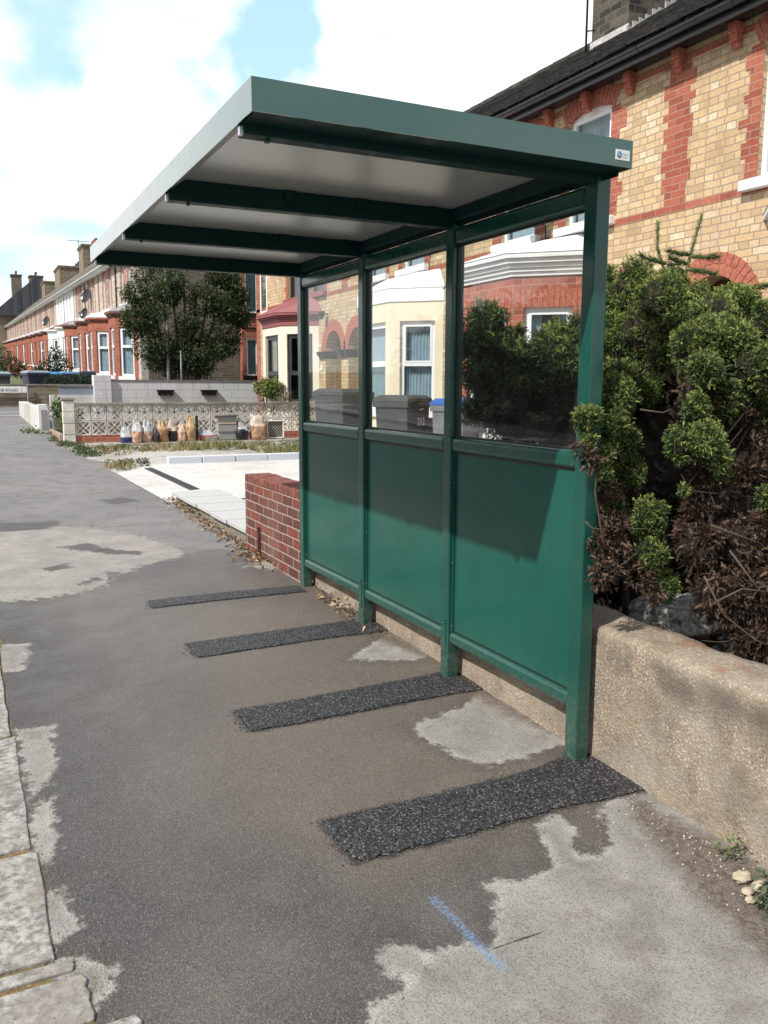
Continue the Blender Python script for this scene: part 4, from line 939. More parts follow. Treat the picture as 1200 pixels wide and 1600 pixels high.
m = MB(); m.obox((5, 0), (0, 1), (1, 0), 18.45, 18.52, -.01, .03, 3.3, 4.7); m.obox((5, 0), (0, 1), (1, 0), 18.93, 19.0, -.01, .03, 3.3, 4.7); m.obox((5, 0), (0, 1), (1, 0), 18.52, 18.93, -.01, .03, 4.62, 4.7); m.obox((5, 0), (0, 1), (1, 0), 18.52, 18.93, -.01, .03, 3.3, 3.38)
w5 = m.build('window', M['upvc'], h5); m = MB(); m.obox((5, 0), (0, 1), (1, 0), 18.52, 18.93, -.004, .0, 3.38, 4.62); m.build('pane', M['window_glass'], w5)
m = MB(); m.obox((5, 0), (0, 1), (1, 0), 19.06, 19.35, -.006, 0, .3, 4.95); m.build('brick_dressing', M['red_brick'], h5)
m = MB(); m.add([(5.24, 19.35, 0), (12.2, 19.35, 0), (12.2, 19.35, 5), (8.6, 19.35, 7.6), (5.24, 19.35, 5)], [(4, 3, 2, 1, 0)]); m.build('flank_wall', M['brown_brick'], h5)
chm = chimney(h2, 7.55, 9.6, 8.42, 9.28, 6.0, 9.3, 'stone', 0, 'terracotta')
m = MB()   # white stepped flashing where the roof meets the stack
sl = 2.38/3.86
for i in range(8):
    xa = 7.5+i*.13; za = E5+.16+(xa-4.74)*sl; m.box(xa, xa+.13, 8.405, 8.42, za-.05, za+.13+random.uniform(-.03, .03))
m.box(7.53, 7.55, 8.40, 9.30, E5+.16+(7.5-4.74)*sl-.05, E5+.16+(7.5-4.74)*sl+.16)
m.build('flashing', simple('dull_mortar_flashing', (.45, .45, .44), .9, 0, .25, 9, .004), chm)
m = MB(); m.tube([(7.45, 9.3, 6.9), (7.45, 9.3, 9.3)], .018, 6); m.tube([(7.45, 9.3, 7.25), (7.56, 9.2, 7.25)], .012, 6); m.tube([(7.45, 9.3, 8.1), (7.56, 9.2, 8.1)], .012, 6)
m.build('aerial_mast', M['gutter'], chm)
# details on the near facade
def dish(loc, r, label, parent_unused=None, facing=(-.8, -.5, .35), mname='white_paint', arm=.3):
    f = Vector(facing).normalized(); t = thing('satellite_dish', loc, label, 'satellite dish')
    u_ = f.cross(Vector((0, 0, 1))).normalized(); w_ = f.cross(u_); m = MB(); n_ = 16; vs = []; c = Vector(loc)+f*.12
    for k, (rr, dd) in enumerate(((.02, -.03), (.5, -.02), (.8, .0), (1, .03))):
        for i in range(n_):
            a = 2*math.pi*i/n_; vs.append(c+(u_*math.cos(a)*.9+w_*math.sin(a))*r*rr+f*dd)
    fs = [(k*n_+i, k*n_+(i+1) % n_, (k+1)*n_+(i+1) % n_, (k+1)*n_+i) for k in range(3) for i in range(n_)]
    m.smooth = True; m.add(vs, fs); n0 = len(vs); m.add([v-f*.006 for v in vs], [q[::-1] for q in fs]); m.build('reflector', M[mname], t)
    m = MB(); m.tube([Vector(loc)+Vector((.1, 0, -.02)), c-f*.03], .018, 6); m.tube([c-w_*0-Vector((0, 0, r*.9)), c+f*.28-Vector((0, 0, r*.35))], .009, 6); m.tube([c+f*.25-Vector((0, 0, r*.37)), c+f*.32-Vector((0, 0, r*.33))], .028, 8); m.build('bracket', M['dark_frame'], t)
    return t
dish((4.93, 7.02, 3.72), .24, 'grey satellite dish between the upper windows over the red brick bay', mname='lead')
t = thing('security_light', (4.95, 14.5, 2.95), 'small black security light high on the wall left of the porch arches', 'light')
m = MB(); m.box(4.80, 4.90, 14.42, 14.58, 2.93, 3.05); m.build('lamp_body', M['black_paint'], t, bevel=.01); m = MB(); m.tube([(5.0, 14.5, 3.0), (4.88, 14.5, 3.0)], .015, 6); m.tube([(4.86, 14.5, 2.93), (4.86, 14.5, 2.88)], .03, 8); m.build('bracket', M['black_paint'], t)
t = MB(); t.box(4.97, 5.0, 14.78, 14.85, 1.82, 1.94); o = t.build('door_bell_box', M['white_paint'], bevel=.004); tag(o, 'small white bell box on the yellow brick wall left of the porch arches', 'bell box')
m = MB(); m.tube([(4.985, 6.95, 3.6), (4.96, 6.9, 3.3), (4.975, 6.85, 3.15), (4.985, 6.86, 2.95)], .008, 6)
m.tube([(4.985, 10.0, 3.75), (4.93, 10.0, 3.4), (4.96, 9.9, 3.1), (4.985, 9.6, 3.05), (4.985, 9.35, 3.2)], .008, 6)
o = m.build('loose_cable', M['gutter']); tag(o, 'loose black cable hanging across the wall above the bays', 'cable')

# ---- the far terrace across the side road (its lines climb with the hill)
SH = (.03, 27.0)
far_red_bay = dict(sill=.95, head=2.62, cz=2.95, cornice=[(.03, .06), (.08, .06), (.13, .08)], corm='old_red_brick', roofm='lead', rh=.30, frame='upvc', sillm='white_paint', cw=.58, fwd=.90, split=.6, curt='curtain', fw_=.08)
far_white_bay = dict(far_red_bay, corm='white_paint', roofm='red_tile', sillm='white_paint')
fb = dict(wall='pale_brick', trim='red_brick', roof='roof_brown', sillm='white_paint', stripes=True, bayw='red_brick', bays=far_red_bay, corbels=False, winw=.62, split=0, curt='green_curtain', eave='white_paint')
EF = 5.86; ZF = .79
gF = 'terraced houses of the far row up the hill'
y = 27.0; far = []
labs = ['pale and red brick house at the near end of the far row, beside the tree', 'second house of the far red and pale brick row, with a white topped bay', 'third house of the far red and pale brick row', 'fourth brick house of the far row, next to the white painted ones',
        'nearer of the two white painted houses in the far row', 'farther of the two white painted houses in the far row']
for i in range(6):
    S = dict(fb); 
    if i == 1: S['bays'] = dict(far_red_bay, roofm='white_paint', corm='red_brick')
    if i == 2: S['bays'] = dict(far_red_bay, roofm='white_paint')
    if i in (4, 5): S = dict(fb, wall='white_paint', trim='white_paint', bayw='white_paint', bays=far_white_bay)
    fl = 'dark_brick' if i == 0 else None
    hh = house(y, y+4.46, 3.4, ZF, EF, i % 2 == 0, S, labs[i], gF, SH, 0, (3.1, 2.75), fl); far.append(hh); y += 4.46
protoA = house(y, y+4.46, 3.4, ZF, EF, True, dict(fb, bays=dict(far_red_bay, roofm='white_paint')), 'first brick house beyond the two white ones in the far row', gF, SH, 0, (3.1, 2.75))
protoB = house(y+4.46, y+8.92, 3.4, ZF, EF, False, fb, 'second brick house beyond the two white ones in the far row', gF, SH, 0, (3.1, 2.75))
ords = ['third', 'fourth', 'fifth', 'sixth', 'seventh', 'eighth', 'ninth', 'tenth', 'eleventh', 'twelfth', 'thirteenth', 'last']
for k in range(12):
    pr = protoA if k % 2 == 0 else protoB; c = copy_tree(pr); d = 8.92*(k//2+1)
    c.location = Vector(pr.location)+Vector((0, d, .03*d))
    c['label'] = ords[k]+' brick house beyond the two white ones, far up the hill'
# red brick corner of the flank with its two windows
fl = thing('side_house', (7.6, 27.4, ZF), 'red brick side wing with tall narrow windows, right of the dark gable wall', 'house')
O_, u_, n_ = (0, 26.60), (1, 0), (0, 1); m = MB()
wall_with_holes(m, O_, u_, n_, 6.82, 9.2, .4, 6.2, [(6.95, 7.42, 4.0, 5.6), (6.97, 7.38, 1.83, 3.12)], .3); m.build('wall', M['red_brick'], fl)
window(fl, O_, u_, n_, 6.95, 7.42, 4.0, 5.6, 'upvc', 0, 'green_curtain'); window(fl, O_, u_, n_, 6.97, 7.38, 1.83, 3.12, 'upvc', 0, 'green_curtain')
m = MB(); m.box(6.85, 8.9, 26.54, 26.60, 3.86, 3.99); m.box(6.85, 8.9, 26.56, 26.60, 3.46, 3.50); m.box(6.85, 8.9, 26.52, 26.60, 1.68, 1.82); m.build('string_course', M['black_paint'], fl)
m = MB(); m.box(6.8, 9.3, 26.5, 31, 6.2, 6.5); m.build('parapet', M['lead'], fl)
# chimneys standing on the far row
def far_ch(yc, w, h, n_, pm, wall, parent):
    return chimney(parent, 6.1, 6.1+w*.8, yc-w/2, yc+w/2, 7.6+.03*(yc-27), 9.0+h+.03*(yc-27), wall, n_, pm)
def owner(yc):
    best = min([o for o in bpy.data.objects if o.get('category') == 'house' and o.get('group') == gF], key=lambda o: abs(o.location.y-yc)); return best
for yc, w, h, n_, pm, wl2 in ((62.5, 2.4, 1.15, 3, 'terracotta', 'brown_brick'), (79, 4.2, 1.1, 3, 'dark_pot', 'brown_brick'), (93, 3.6, .9, 3, 'dark_pot', 'brown_brick'), (49, 1.0, .4, 2, 'terracotta', 'brown_brick')):
    far_ch(yc, w, h, n_, pm, wl2, owner(yc))
m = MB(); m.tube([(6.4, 66, 9.2), (6.4, 66, 12.2)], .025, 6); m.tube([(5.6, 66, 12.1), (7.2, 66, 12.1)], .02, 6)
for xx in np.arange(5.65, 7.2, .25): m.tube([(xx, 65.6, 12.1), (xx, 66.4, 12.1)], .012, 4)
o = m.build('television_aerial', M['dark_frame']); tag(o, 'tall thin television aerial standing above the far row beside a chimney', 'aerial')
# slate-roofed building and red roof at the very end of the row
eb = thing('end_building', (6, 122, gz(120)), 'building with a dark slate roof and tall chimneys at the far end of the street', 'building')
m = MB(); m.box(2.2, 12, 113.5, 135, gz(120)-1, gz(120)+6.4); m.build('wall', M['brown_brick'], eb)
m = MB(); m.extr([(1.6, 113, gz(120)+6.3), (12.6, 113, gz(120)+6.3), (7.1, 113, gz(120)+11.2)], (0, 23, 0)); m.build('roof', M['slate'], eb, fixn=True)
chimney(eb, 4.6, 5.8, 119, 121, gz(120)+7, gz(120)+12.0, 'dark_brick', 2, 'dark_pot'); chimney(eb, 6.8, 8.4, 119, 121.5, gz(120)+8, gz(120)+12.0, 'dark_brick', 3, 'dark_pot')
eb = thing('red_roofed_house', (-6, 150, gz(150)), 'distant white house with a red tiled roof at the left edge', 'house')
m = MB(); m.box(-14, 1.5, 140, 156, gz(150)-1, gz(150)+6); m.build('wall', M['white_paint'], eb)
m = MB(); m.extr([(-14.5, 139.5, gz(150)+6), (2.2, 139.5, gz(150)+6), (-1, 139.5+0, gz(150)+10.5), (-11, 139.5, gz(150)+10.5)], (0, 17, 0)); m.build('roof', M['red_tile'], eb, fixn=True)
for zz_ in (1.2, 3.8):
    for xx in (-1.8, .0):
        m = MB(); m.box(xx-.6, xx+.6, 139.93, 140, gz(150)+zz_, gz(150)+zz_+1.5); m.build('window', M['dark_frame'], eb)
# dishes on the far row
for (yy_, zz_, lb) in ((38.4, 5.4, 'dark satellite dish on the third house of the far row'), (58.5, 5.6, 'dark satellite dish high on the far row beyond the white houses')):
    dish((3.3, yy_, zz_), .34, lb, mname='black_paint')
dish((2.9, 36.2, 4.45), .25, 'dark satellite dish low on the far row above the white topped bay', mname='black_paint')
# ------------------------------------------------------------------ pierced block wall, forecourt clutter
M['block'] = rough_mat('pierced_concrete_block', [(.62, .59, .53), (.78, .75, .70), (.5, .47, .42), (.8, .78, .74)], 30, .003)
M['coping'] = rough_mat('weathered_coping', [(.20, .18, .155), (.33, .30, .26), (.14, .13, .11), (.4, .38, .34)], 25, .004)
bz = thing('pierced_block_wall', (2.4, 15.1, .33), 'low wall of pale pierced blocks in a petal pattern with a square end pillar', 'wall')
m = MB()
for i in range(4):
    m.box(-.36+(.004 if i % 2 else 0), -.145, 15.02, 15.23, .30+i*.222, .30+(i+1)*.222-.012)
pl = m.build('pillar', M['block'], bz, bevel=.006)
m = MB(); m.box(-.375, -.13, 15.0, 15.245, 1.188, 1.235); m.build('pillar_cap', M['coping'], pl, bevel=.006)
m = MB(); m.box(-.35, -.155, 15.03, 15.22, .30, 1.19); m.build('mortar_core', M['coping'], pl)
m = MB(); m.box(-.143, 5.0, 15.02, 15.2, 1.085, 1.135); m.build('coping', M['coping'], bz, bevel=.006)
m = MB(); m.box(-.143, 5.0, 15.06, 15.17, .28, .495); m.build('brick_base', M['red_brick'], bz)
B = .290; P_ = .300; z00 = .497
m = MB(); g = MB()
for r in range(2):
    for c in range(17):
        cx, cz = -.142+.15+c*P_, z00+.145+r*.2945; h = .143; yF, yB = 15.065, 15.155; t = .020
        m.box(cx-h, cx+h, yF, yB, cz-h, cz-h+t); m.box(cx-h, cx+h, yF, yB, cz+h-t, cz+h); m.box(cx-h, cx-h+t, yF, yB, cz-h+t, cz+h-t); m.box(cx+h-t, cx+h, yF, yB, cz-h+t, cz+h-t)
        q = h-t
        for sx_ in (-1, 1):
            for sz_ in (-1, 1):
                for sd_ in (-1, 1):
                    prev = None
                    for k in range(6):
                        s = k/5; bul = .042*math.sin(math.pi*s)*sd_
                        px_, pz_ = cx+sx_*q*s - sz_*bul*.71*1, cz+sz_*q*s + sx_*bul*.71
                        if prev:
                            dx, dz_ = px_-prev[0], pz_-prev[1]; ln = math.hypot(dx, dz_); ox, oz = -dz_/ln*.0095, dx/ln*.0095
                            m.extr([(prev[0]+ox, yF+.004, prev[1]+oz), (px_+ox, yF+.004, pz_+oz), (px_-ox, yF+.004, pz_-oz), (prev[0]-ox, yF+.004, prev[1]-oz)], (0, yB-yF-.008, 0))
                        prev = (px_, pz_)
m.build('pierced_blocks', M['block'], bz)
g.box(-.143, 5.0, 15.08, 15.145, z00+.29-.003, z00+.294+.006)
for c in range(18): g.box(-.142+c*P_-.008, -.142+c*P_+.008, 15.085, 15.14, z00, z00+.588)
g.build('mortar_joints', M['coping'], bz)
# raised kerb the clutter stands on
m = MB(); m.box(.5, 5, 14.25, 14.62, .28, .375); o = m.build('low_edging', M['old_conc'], bevel=.01); tag(o, 'low concrete edging strip in front of the pierced block wall', 'edging')

def sack(x, y, z, w, d, h, material, label, lean=0, top=.55, squash=1, mat2=None, rot=0, split=.55):
    """a plump sack with a gathered, creased top"""
    w *= .88; h *= .86; nn, mm = 28, 18; V = []; sd_ = random.random()*50; ca, sa = math.cos(rot), math.sin(rot)
    for j in range(mm):
        t = j/(mm-1); prof = (1-.06*(1-t)) if t < split else (1-(t-split)/(1-split)*(1-top))
        prof *= .90+.10*math.sin(min(1, t/.15)*math.pi/2); fl = 1 if t < split else 1-(t-split)/(1-split)*.5
        for i in range(nn):
            a = 2*math.pi*i/nn; cx, cy = math.cos(a), math.sin(a); e = .55
            sx_ = math.copysign(abs(cx)**e, cx); sy_ = math.copysign(abs(cy)**e, cy)
            nz = mnoise.noise((cx*2+sd_, cy*2, t*4))*(.2+.5*max(0, t-split)) + mnoise.noise((cx*5+sd_, cy*5, t*11))*.16
            xx, yy_ = sx_*w/2*prof*(1+nz), sy_*d/2*prof*fl*(1+nz)
            zz_ = h*t + (.28*h*mnoise.noise((cx*3+sd_, cy*3, 9)) if t > .8 else 0)
            V.append((x+xx*ca-yy_*sa+lean*t*h, y+xx*sa+yy_*ca, z+zz_))
    F = [(j*nn+i, j*nn+(i+1) % nn, (j+1)*nn+(i+1) % nn, (j+1)*nn+i) for j in range(mm-1) for i in range(nn)]
    V.append((x, y, z)); V.append((x+lean*h, y, z+h*.90)); c0, c1 = len(V)-2, len(V)-1
    m = MB(); m.smooth = True; m.add(V, F+[(i, c0, (i+1) % nn) for i in range(nn)]+[((mm-1)*nn+i, (mm-1)*nn+(i+1) % nn, c1) for i in range(nn)])
    if mat2: m.mi = [1 if (k//nn)/(mm-1) > split-.02 and k < len(F) or k >= len(F)+nn else 0 for k in range(len(m.f))]
    o = m.build('rubble_sack', [material]+([mat2] if mat2 else [])); return tag(o, label, 'sack', 'sacks along the pierced block wall')
mw_ = simple('white_plastic_sack', (.44, .45, .48), .45, 0, .12, 14, .004); mo = simple('orange_plastic_sack', (.36, .19, .09), .45, 0, .25, 14, .004); mb_ = simple('brown_rubble', (.40, .25, .15), .8, 0, .3, 30, .006)
mpk = simple('pinkish_sack', (.55, .36, .26), .5, 0, .3, 20, .004); mcl = simple('cloudy_plastic', (.58, .48, .40), .3, 0, .15, 20, .004); mblu = simple('navy_printed_sack', (.03, .04, .16), .45); mtan = simple('tan_plastic_sack', (.42, .28, .15), .45, 0, .2, 14, .004); mred = simple('red_print_sack', (.45, .13, .12), .45); mblk = simple('black_print_sack', (.03, .03, .035), .5, 0, .4, 30)
zk = .378
def atpx(x): return x
# positions along the wall in metres, from the pillar rightwards
sack(.72, 14.42, zk-.02, .26, .22, .36, mblu, 'crumpled white sack with a dark blue base, leftmost in the row', mat2=mw_, split=.42)
sack(.90, 14.36, zk, .22, .24, .44, mpk, 'pinkish rubble sack with a white top, second from the left', mat2=mw_)
sack(1.10, 14.40, zk, .24, .22, .46, mpk, 'pinkish striped sack with a white knotted top, third from the left', .04, mat2=mw_, split=.5)
sack(1.27, 14.34, zk, .14, .2, .30, mblk, 'small black sack squeezed between pinkish and orange sacks')
sack(1.42, 14.38, zk, .24, .22, .47, mo, 'deep orange sack folded over at the top', -.08, .5, mat2=mtan, split=.6)
sack(1.62, 14.46, zk, .20, .18, .46, mblk, 'black and white printed sack with a pale pink top', mat2=mcl, split=.5)
sack(1.78, 14.36, zk, .16, .2, .38, mpk, 'narrow pinkish sack leaning against a tall tan sack')
sack(1.94, 14.38, zk, .24, .24, .56, mtan, 'tall tan orange sack with a narrow gathered top', .03, .35)
sack(2.36, 14.44, zk, .44, .2, .24, mred, 'red and white sack slumped against the pierced blocks', -.3, .5, mat2=mw_, split=.5)
sack(3.03, 14.42, zk, .30, .24, .46, mblu, 'white topped sack with a navy printed base, right of the stacked blocks', mat2=mw_, split=.45)
sack(3.36, 14.38, zk, .36, .30, .56, mb_, 'see-through sack of brown rubble with an open cloudy top', 0, .8, mat2=mcl, split=.55)
for x, ln, lb in ((2.10, .5, 'thin black board leaning on the pierced wall beside a tan sack'), (1.36, .3, 'short dark board leaning behind the orange sack')):
    m = MB(); m.obox((x, 14.5), (.99, .1), (-.1, .99), 0, .05, 0, .03, zk, zk+ln); o = m.build('board', mblk); tag(o, lb, 'board')
mc1 = M['coping']; mc2 = rough_mat('grey_dense_block', [(.26, .26, .255), (.36, .36, .35), (.3, .3, .29), (.42, .42, .4)], 40, .003); mc3 = rough_mat('buff_block', [(.42, .34, .25), (.52, .44, .34), (.46, .38, .3), (.55, .5, .4)], 40, .003)
for (x0, x1, za, zb, mm_, yy_, lb) in ((2.52, 2.92, .55, .70, mc2, 14.35, 'wide grey block, third up in the pile of blocks'), (2.53, 2.90, .385, .55, mc2, 14.37, 'grey block near the bottom of the pile, above the small feet blocks'), (2.52, 2.90, .703, .735, mc3, 14.34, 'thin buff slab in the middle of the pile of blocks'), (2.50, 2.92, .738, .86, mc2, 14.36, 'grey block high in the pile, under the top slab'), (2.46, 2.94, .863, .90, mc1, 14.32, 'dark flat slab on top of the pile of blocks'), (2.25, 2.50, .378, .46, mc2, 14.34, 'low grey block lying left of the pile')):
    m = MB(); m.box(x0, x1, yy_, yy_+.22, za, zb); o = m.build('concrete_block', mm_, bevel=.008); tag(o, lb, 'block', 'pile of concrete blocks')
m = MB(); m.lathe((2.99, 14.36, .378), [(.05, 0), (.10, .02), (.11, .2), (.09, .22)], 14); o = m.build('black_bucket', M['black_rubber']); tag(o, 'small black bucket standing right of the pile of blocks', 'bucket')
# spare pierced block standing on its side
sb_ = thing('spare_grille', (3.75, 14.40, zk), 'square pale framed grille leaning on the pierced wall, rightmost of the clutter', 'grille')
m = MB(); cx, cz, h = 3.75, zk+.20, .19; t = .028
for q in ((cx-h, cx+h, cz-h, cz-h+t), (cx-h, cx+h, cz+h-t, cz+h), (cx-h, cx-h+t, cz-h+t, cz+h-t), (cx+h-t, cx+h, cz-h+t, cz+h-t)): m.box(q[0], q[1], 14.36, 14.46, q[2], q[3])
m.build('frame', M['block'], sb_, bevel=.01)
m = MB(); m.box(cx-h+t, cx+h-t, 14.40, 14.44, cz-h+t, cz+h-t); m.build('backing', simple('dark_mesh', (.09, .09, .085), .8, 0, .5, 40), sb_)
m = MB()
for k in range(-4, 5):
    a = k*.07
    for s in (-1, 1):
        p0, p1 = [], []
        x0 = max(-h+t, a-(h-t)); x1 = min(h-t, a+(h-t))
        m.tube([(cx+x0, 14.395, cz+s*(x0-a)), (cx+x1, 14.395, cz+s*(x1-a))], .007, 5)
m.build('lattice', simple('grey_lattice', (.3, .3, .28), .8), sb_)
# white rendered end wall with a pillar, left of the block wall
ew = thing('white_rendered_wall', (-.65, 20.3, .5), 'low flaking white rendered wall with an end pier beside the footway', 'wall')
m = MB(); m.prism([(-.60, 17.75), (-.42, 17.75), (-.50, 23.0), (-.70, 23.0)], .3, lambda p: .98+.01*(p[1]-18)); m.build('wall', rough_mat('flaking_white_render', [(.50, .50, .49), (.62, .62, .61), (.42, .38, .34), (.66, .66, .65)], 6, .006), ew, bevel=.01)
m = MB(); m.box(-.62, -.40, 17.52, 17.74, .3, 1.06); m.build('pier', M['white_paint'], ew, bevel=.01)
m = MB(); m.box(-.565, -.455, 17.505, 17.52, .52, .94); m.build('recess_panel', mc2, ew)
m = MB(); m.box(-.42, -.35, 15.25, 17.5, .3, .52); o = m.build('low_kerb', simple('pinkish_concrete', (.36, .27, .23), .9, 0, .15)); tag(o, 'low pinkish concrete kerb between the white wall and the block pillar', 'kerb')
m = MB(); m.box(-.35, .3, 17.3, 17.45, .3, .78); o = m.build('stone_trough', M['coping'], bevel=.02); tag(o, 'low grey stone ledge under the green bush beside the block pillar', 'ledge')
# grey blockwork wall closing the forecourts, with black planters
gw = thing('grey_block_wall', (2.8, 21.8, .6), 'long painted grey block wall behind the pierced wall, with a raised pillar', 'wall')
m = MB(); m.box(1.58, 6.4, 21.7, 21.92, .4, 1.60); m.build('wall', M['grey_block'], gw)
m = MB(); m.box(1.58, 6.4, 21.68, 21.94, 1.60, 1.63); m.build('capping', M['lead'], gw)
m = MB(); m.box(1.12, 1.575, 21.60, 21.98, .4, 1.75); m.build('pillar', M['grey_block'], gw, bevel=.01)
m = MB(); m.box(0.0, 1.115, 21.7, 21.92, .4, 1.22); m.build('low_section', M['grey_block'], gw)
m = MB(); m.box(.25, 1.118, 21.78, 21.84, 1.224, 1.44); m.build('fence_panel', simple('blue_grey_panel', (.22, .25, .32), .6, 0, .08), gw)
m = MB(); m.box(.22, 1.118, 21.76, 21.86, 1.44, 1.475); m.build('rail', M['lead'], gw)
m = MB(); m.box(4.9, 6.4, 18.9, 19.0, .4, 1.15); 
for (x0, lb) in ((2.80, 'left black trough planter hung on the grey block wall'), (4.04, 'right black trough planter hung on the grey block wall')):
    t = thing('trough_planter', (x0+.24, 21.6, 1.2), lb, 'planter', 'planters on the grey block wall')
    m = MB(); m.box(x0, x0+.47, 21.56, 21.70, 1.33, 1.36); m.build('rim', M['black_rubber'], t)
    for k in range(3):
        m = MB(); xa = x0+.015+k*.152; m.prism([(xa, 21.57), (xa+.138, 21.57), (xa+.138, 21.69), (xa, 21.69)], 1.33, 1.20, top=[(xa+.02, 21.59), (xa+.118, 21.59), (xa+.118, 21.67), (xa+.02, 21.67)]); m.build('pot', M['black_rubber'], t, fixn=True)
# brown brick wall with the street name plate across the side road
bwl = thing('brown_brick_wall', (-2, 27.0, .8), 'brown stock brick garden wall across the side road', 'wall')
m = MB(); m.box(-6, 3.2, 26.90, 27.12, .6, 1.46); m.build('wall', M['brown_brick'], bwl)
m = MB(); m.box(-6, 3.2, 26.88, 27.14, 1.46, 1.51); m.build('coping', M['coping'], bwl)
sg = thing('street_sign', (-.9, 26.8, .8), 'long white street name plate with rounded corners on low grey posts', 'street sign')
m = MB(); sx0, sx1, s0, s1 = -2.2, -.24, 1.235, 1.435; r_ = .05
pts = []
for (cx, cz, a0) in ((sx1-r_, s1-r_, 0), (sx0+r_, s1-r_, 90), (sx0+r_, s0+r_, 180), (sx1-r_, s0+r_, 270)):
    for k in range(5): a = R(a0+k*22.5); pts.append((cx+r_*math.cos(a), 26.78, cz+r_*math.sin(a)))
m.extr(pts, (0, .02, 0)); pl_ = m.build('name_plate', simple('white_enamel_plate', (.80, .80, .80), .3, 0, .02), sg, fixn=True)
text_mesh('lettering', 'NE ROAD', .125, (-.78, 26.776, 1.275), (1, 0, 0), (0, 0, 1), simple('faded_black_lettering', (.16, .16, .17), .5), pl_, .0015, 'CENTER', 1.05)
m = MB(); m.box(-.40, -.395, 26.776, 26.78, 1.245, 1.425); m.build('divider', simple('faded_line', (.5, .45, .45), .5), pl_)
for xx in (-.235, -2.2): 
    m = MB(); m.box(xx, xx+.03, 26.77, 26.83, .75, 1.47); m.build('post', M['zinc'], sg)
# wheelie bins
def bin_(x, y, z, w, h, body, lid, label, rot=0, number=None):
    t = thing('wheelie_bin', (x, y, z), label, 'wheelie bin', 'wheelie bins'); d = w*1.1
    ca, sa = math.cos(rot), math.sin(rot); T = lambda a, b_: (x+a*ca-b_*sa, y+a*sa+b_*ca)
    q = lambda s, dx=0: [T(-w/2*s, -d/2*s), T(w/2*s, -d/2*s), T(w/2*s, d/2*s), T(-w/2*s, d/2*s)]
    m = MB(); m.prism(q(.80), z+.05, z+h*.88, top=q(.94)); m.build('body', body, t, bevel=.02)
    m = MB(); m.prism(q(1.02), z+h*.86, z+h*.925); m.build('rim', body, t, bevel=.008)
    m = MB(); m.prism(q(1.04), z+h*.927, z+h*.965, top=q(1.0)); m.prism(q(1.0), z+h*.965, z+h, top=q(.80)); m.tube([T(-w*.3, d*.56)+(z+h*.93,), T(w*.3, d*.56)+(z+h*.93,)], .018, 8); m.build('lid', lid, t, bevel=.01)
    for s in (-1, 1):
        m = MB(); a, b_ = T(s*w*.36, d*.40), T(s*w*.44, d*.40); m.tube([a+(z+.10,), b_+(z+.10,)], .10, 14); m.build('wheel', M['black_rubber'], t)
    if number:
        k = MB(); zt = .90
        pnt = simple('white_hand_paint', (.70, .70, .70), .7)
        o_ = text_mesh('number', number, .17, (0, 0, 0), (1, 0, 0), (0, 0, 1), pnt, t, .002, 'CENTER', .72)
        for v in o_.data.vertices:
            a, zz_ = v.co.x+t.location.x, v.co.z+t.location.z; nn_ = v.co.y+t.location.y
            wx, wy = T(a+.07, -d/2*.905+nn_*1.0-.004); v.co = Vector((wx, wy, zt+zz_))-t.location
        m = MB(); a = T(.07, -d/2*.93-.004)
        m.tube([T(.07-.03*1, -d/2*.925-.003)+(zt+.30,), T(.07-.03, -d/2*.925-.003)+(zt+.34,), T(.07, -d/2*.925-.004)+(zt+.365,), T(.07+.035, -d/2*.925-.003)+(zt+.34,), T(.07+.03, -d/2*.925-.003)+(zt+.30,), T(.07-.02, -d/2*.925-.003)+(zt+.29,)], .010, 6)
        m.tube([T(.03, -d/2*.92-.003)+(zt+.235,), T(.11, -d/2*.92-.003)+(zt+.25,)], .012, 6); m.build('painted_mark', pnt, t)
    return t
gy = simple('dark_grey_bin_plastic', (.055, .057, .062), .55, 0, .25, 6, .001); lg = simple('mid_grey_bin_plastic', (.15, .155, .17), .5, 0, .15, 6); bl_ = simple('blue_lid_plastic', (.03, .10, .35), .4, 0, .1, 6); nv = simple('navy_bin_plastic', (.035, .045, .07), .5)
bin_(3.27, 9.75, .02, .66, 1.42, gy, gy, 'big dark grey wheelie bin in front of the porch arches', .3)
bin_(3.88, 8.9, .05, .60, 1.30, gy, gy, 'dark grey wheelie bin with a white painted house number', .42, '212')
bin_(4.02, 7.55, .05, .50, 1.27, lg, bl_, 'grey wheelie bin with a blue lid beside the red brick bay', .45)
m = MB(); m.obox((4.12, 8.75), (.9, -.43), (.43, .9), 0, .5, 0, .4, .2, 1.0); o = m.build('black_crate', gy, bevel=.02); tag(o, 'low dark crate right of the numbered bin', 'crate')
bin_(.15, 28.2, .8, .72, 1.15, nv, simple('slate_blue_lid', (.22, .28, .36), .5), 'navy wheelie bin with a pale blue-grey lid behind the brown wall', .2)
bin_(.75, 28.8, .8, .62, 1.12, nv, simple('bright_blue_lid', (.05, .26, .55), .4), 'wheelie bin with a bright blue lid behind the dark shrub', -.1)
bin_(1.35, 29.6, .8, .62, 1.15, nv, simple('mid_blue_lid', (.12, .24, .42), .4), 'wheelie bin with a dull blue lid, right of the bright blue one', .1)
bin_(-1.0, 28.2, .8, .75, 1.10, gy, simple('slate_blue_lid', (.22, .30, .38), .5), 'dark wheelie bin with a pale lid at the left edge of the photo', 0)
bin_(1.75, 27.9, .8, .52, 1.15, nv, nv, 'dark navy wheelie bin right of the clipped hedge', 0)
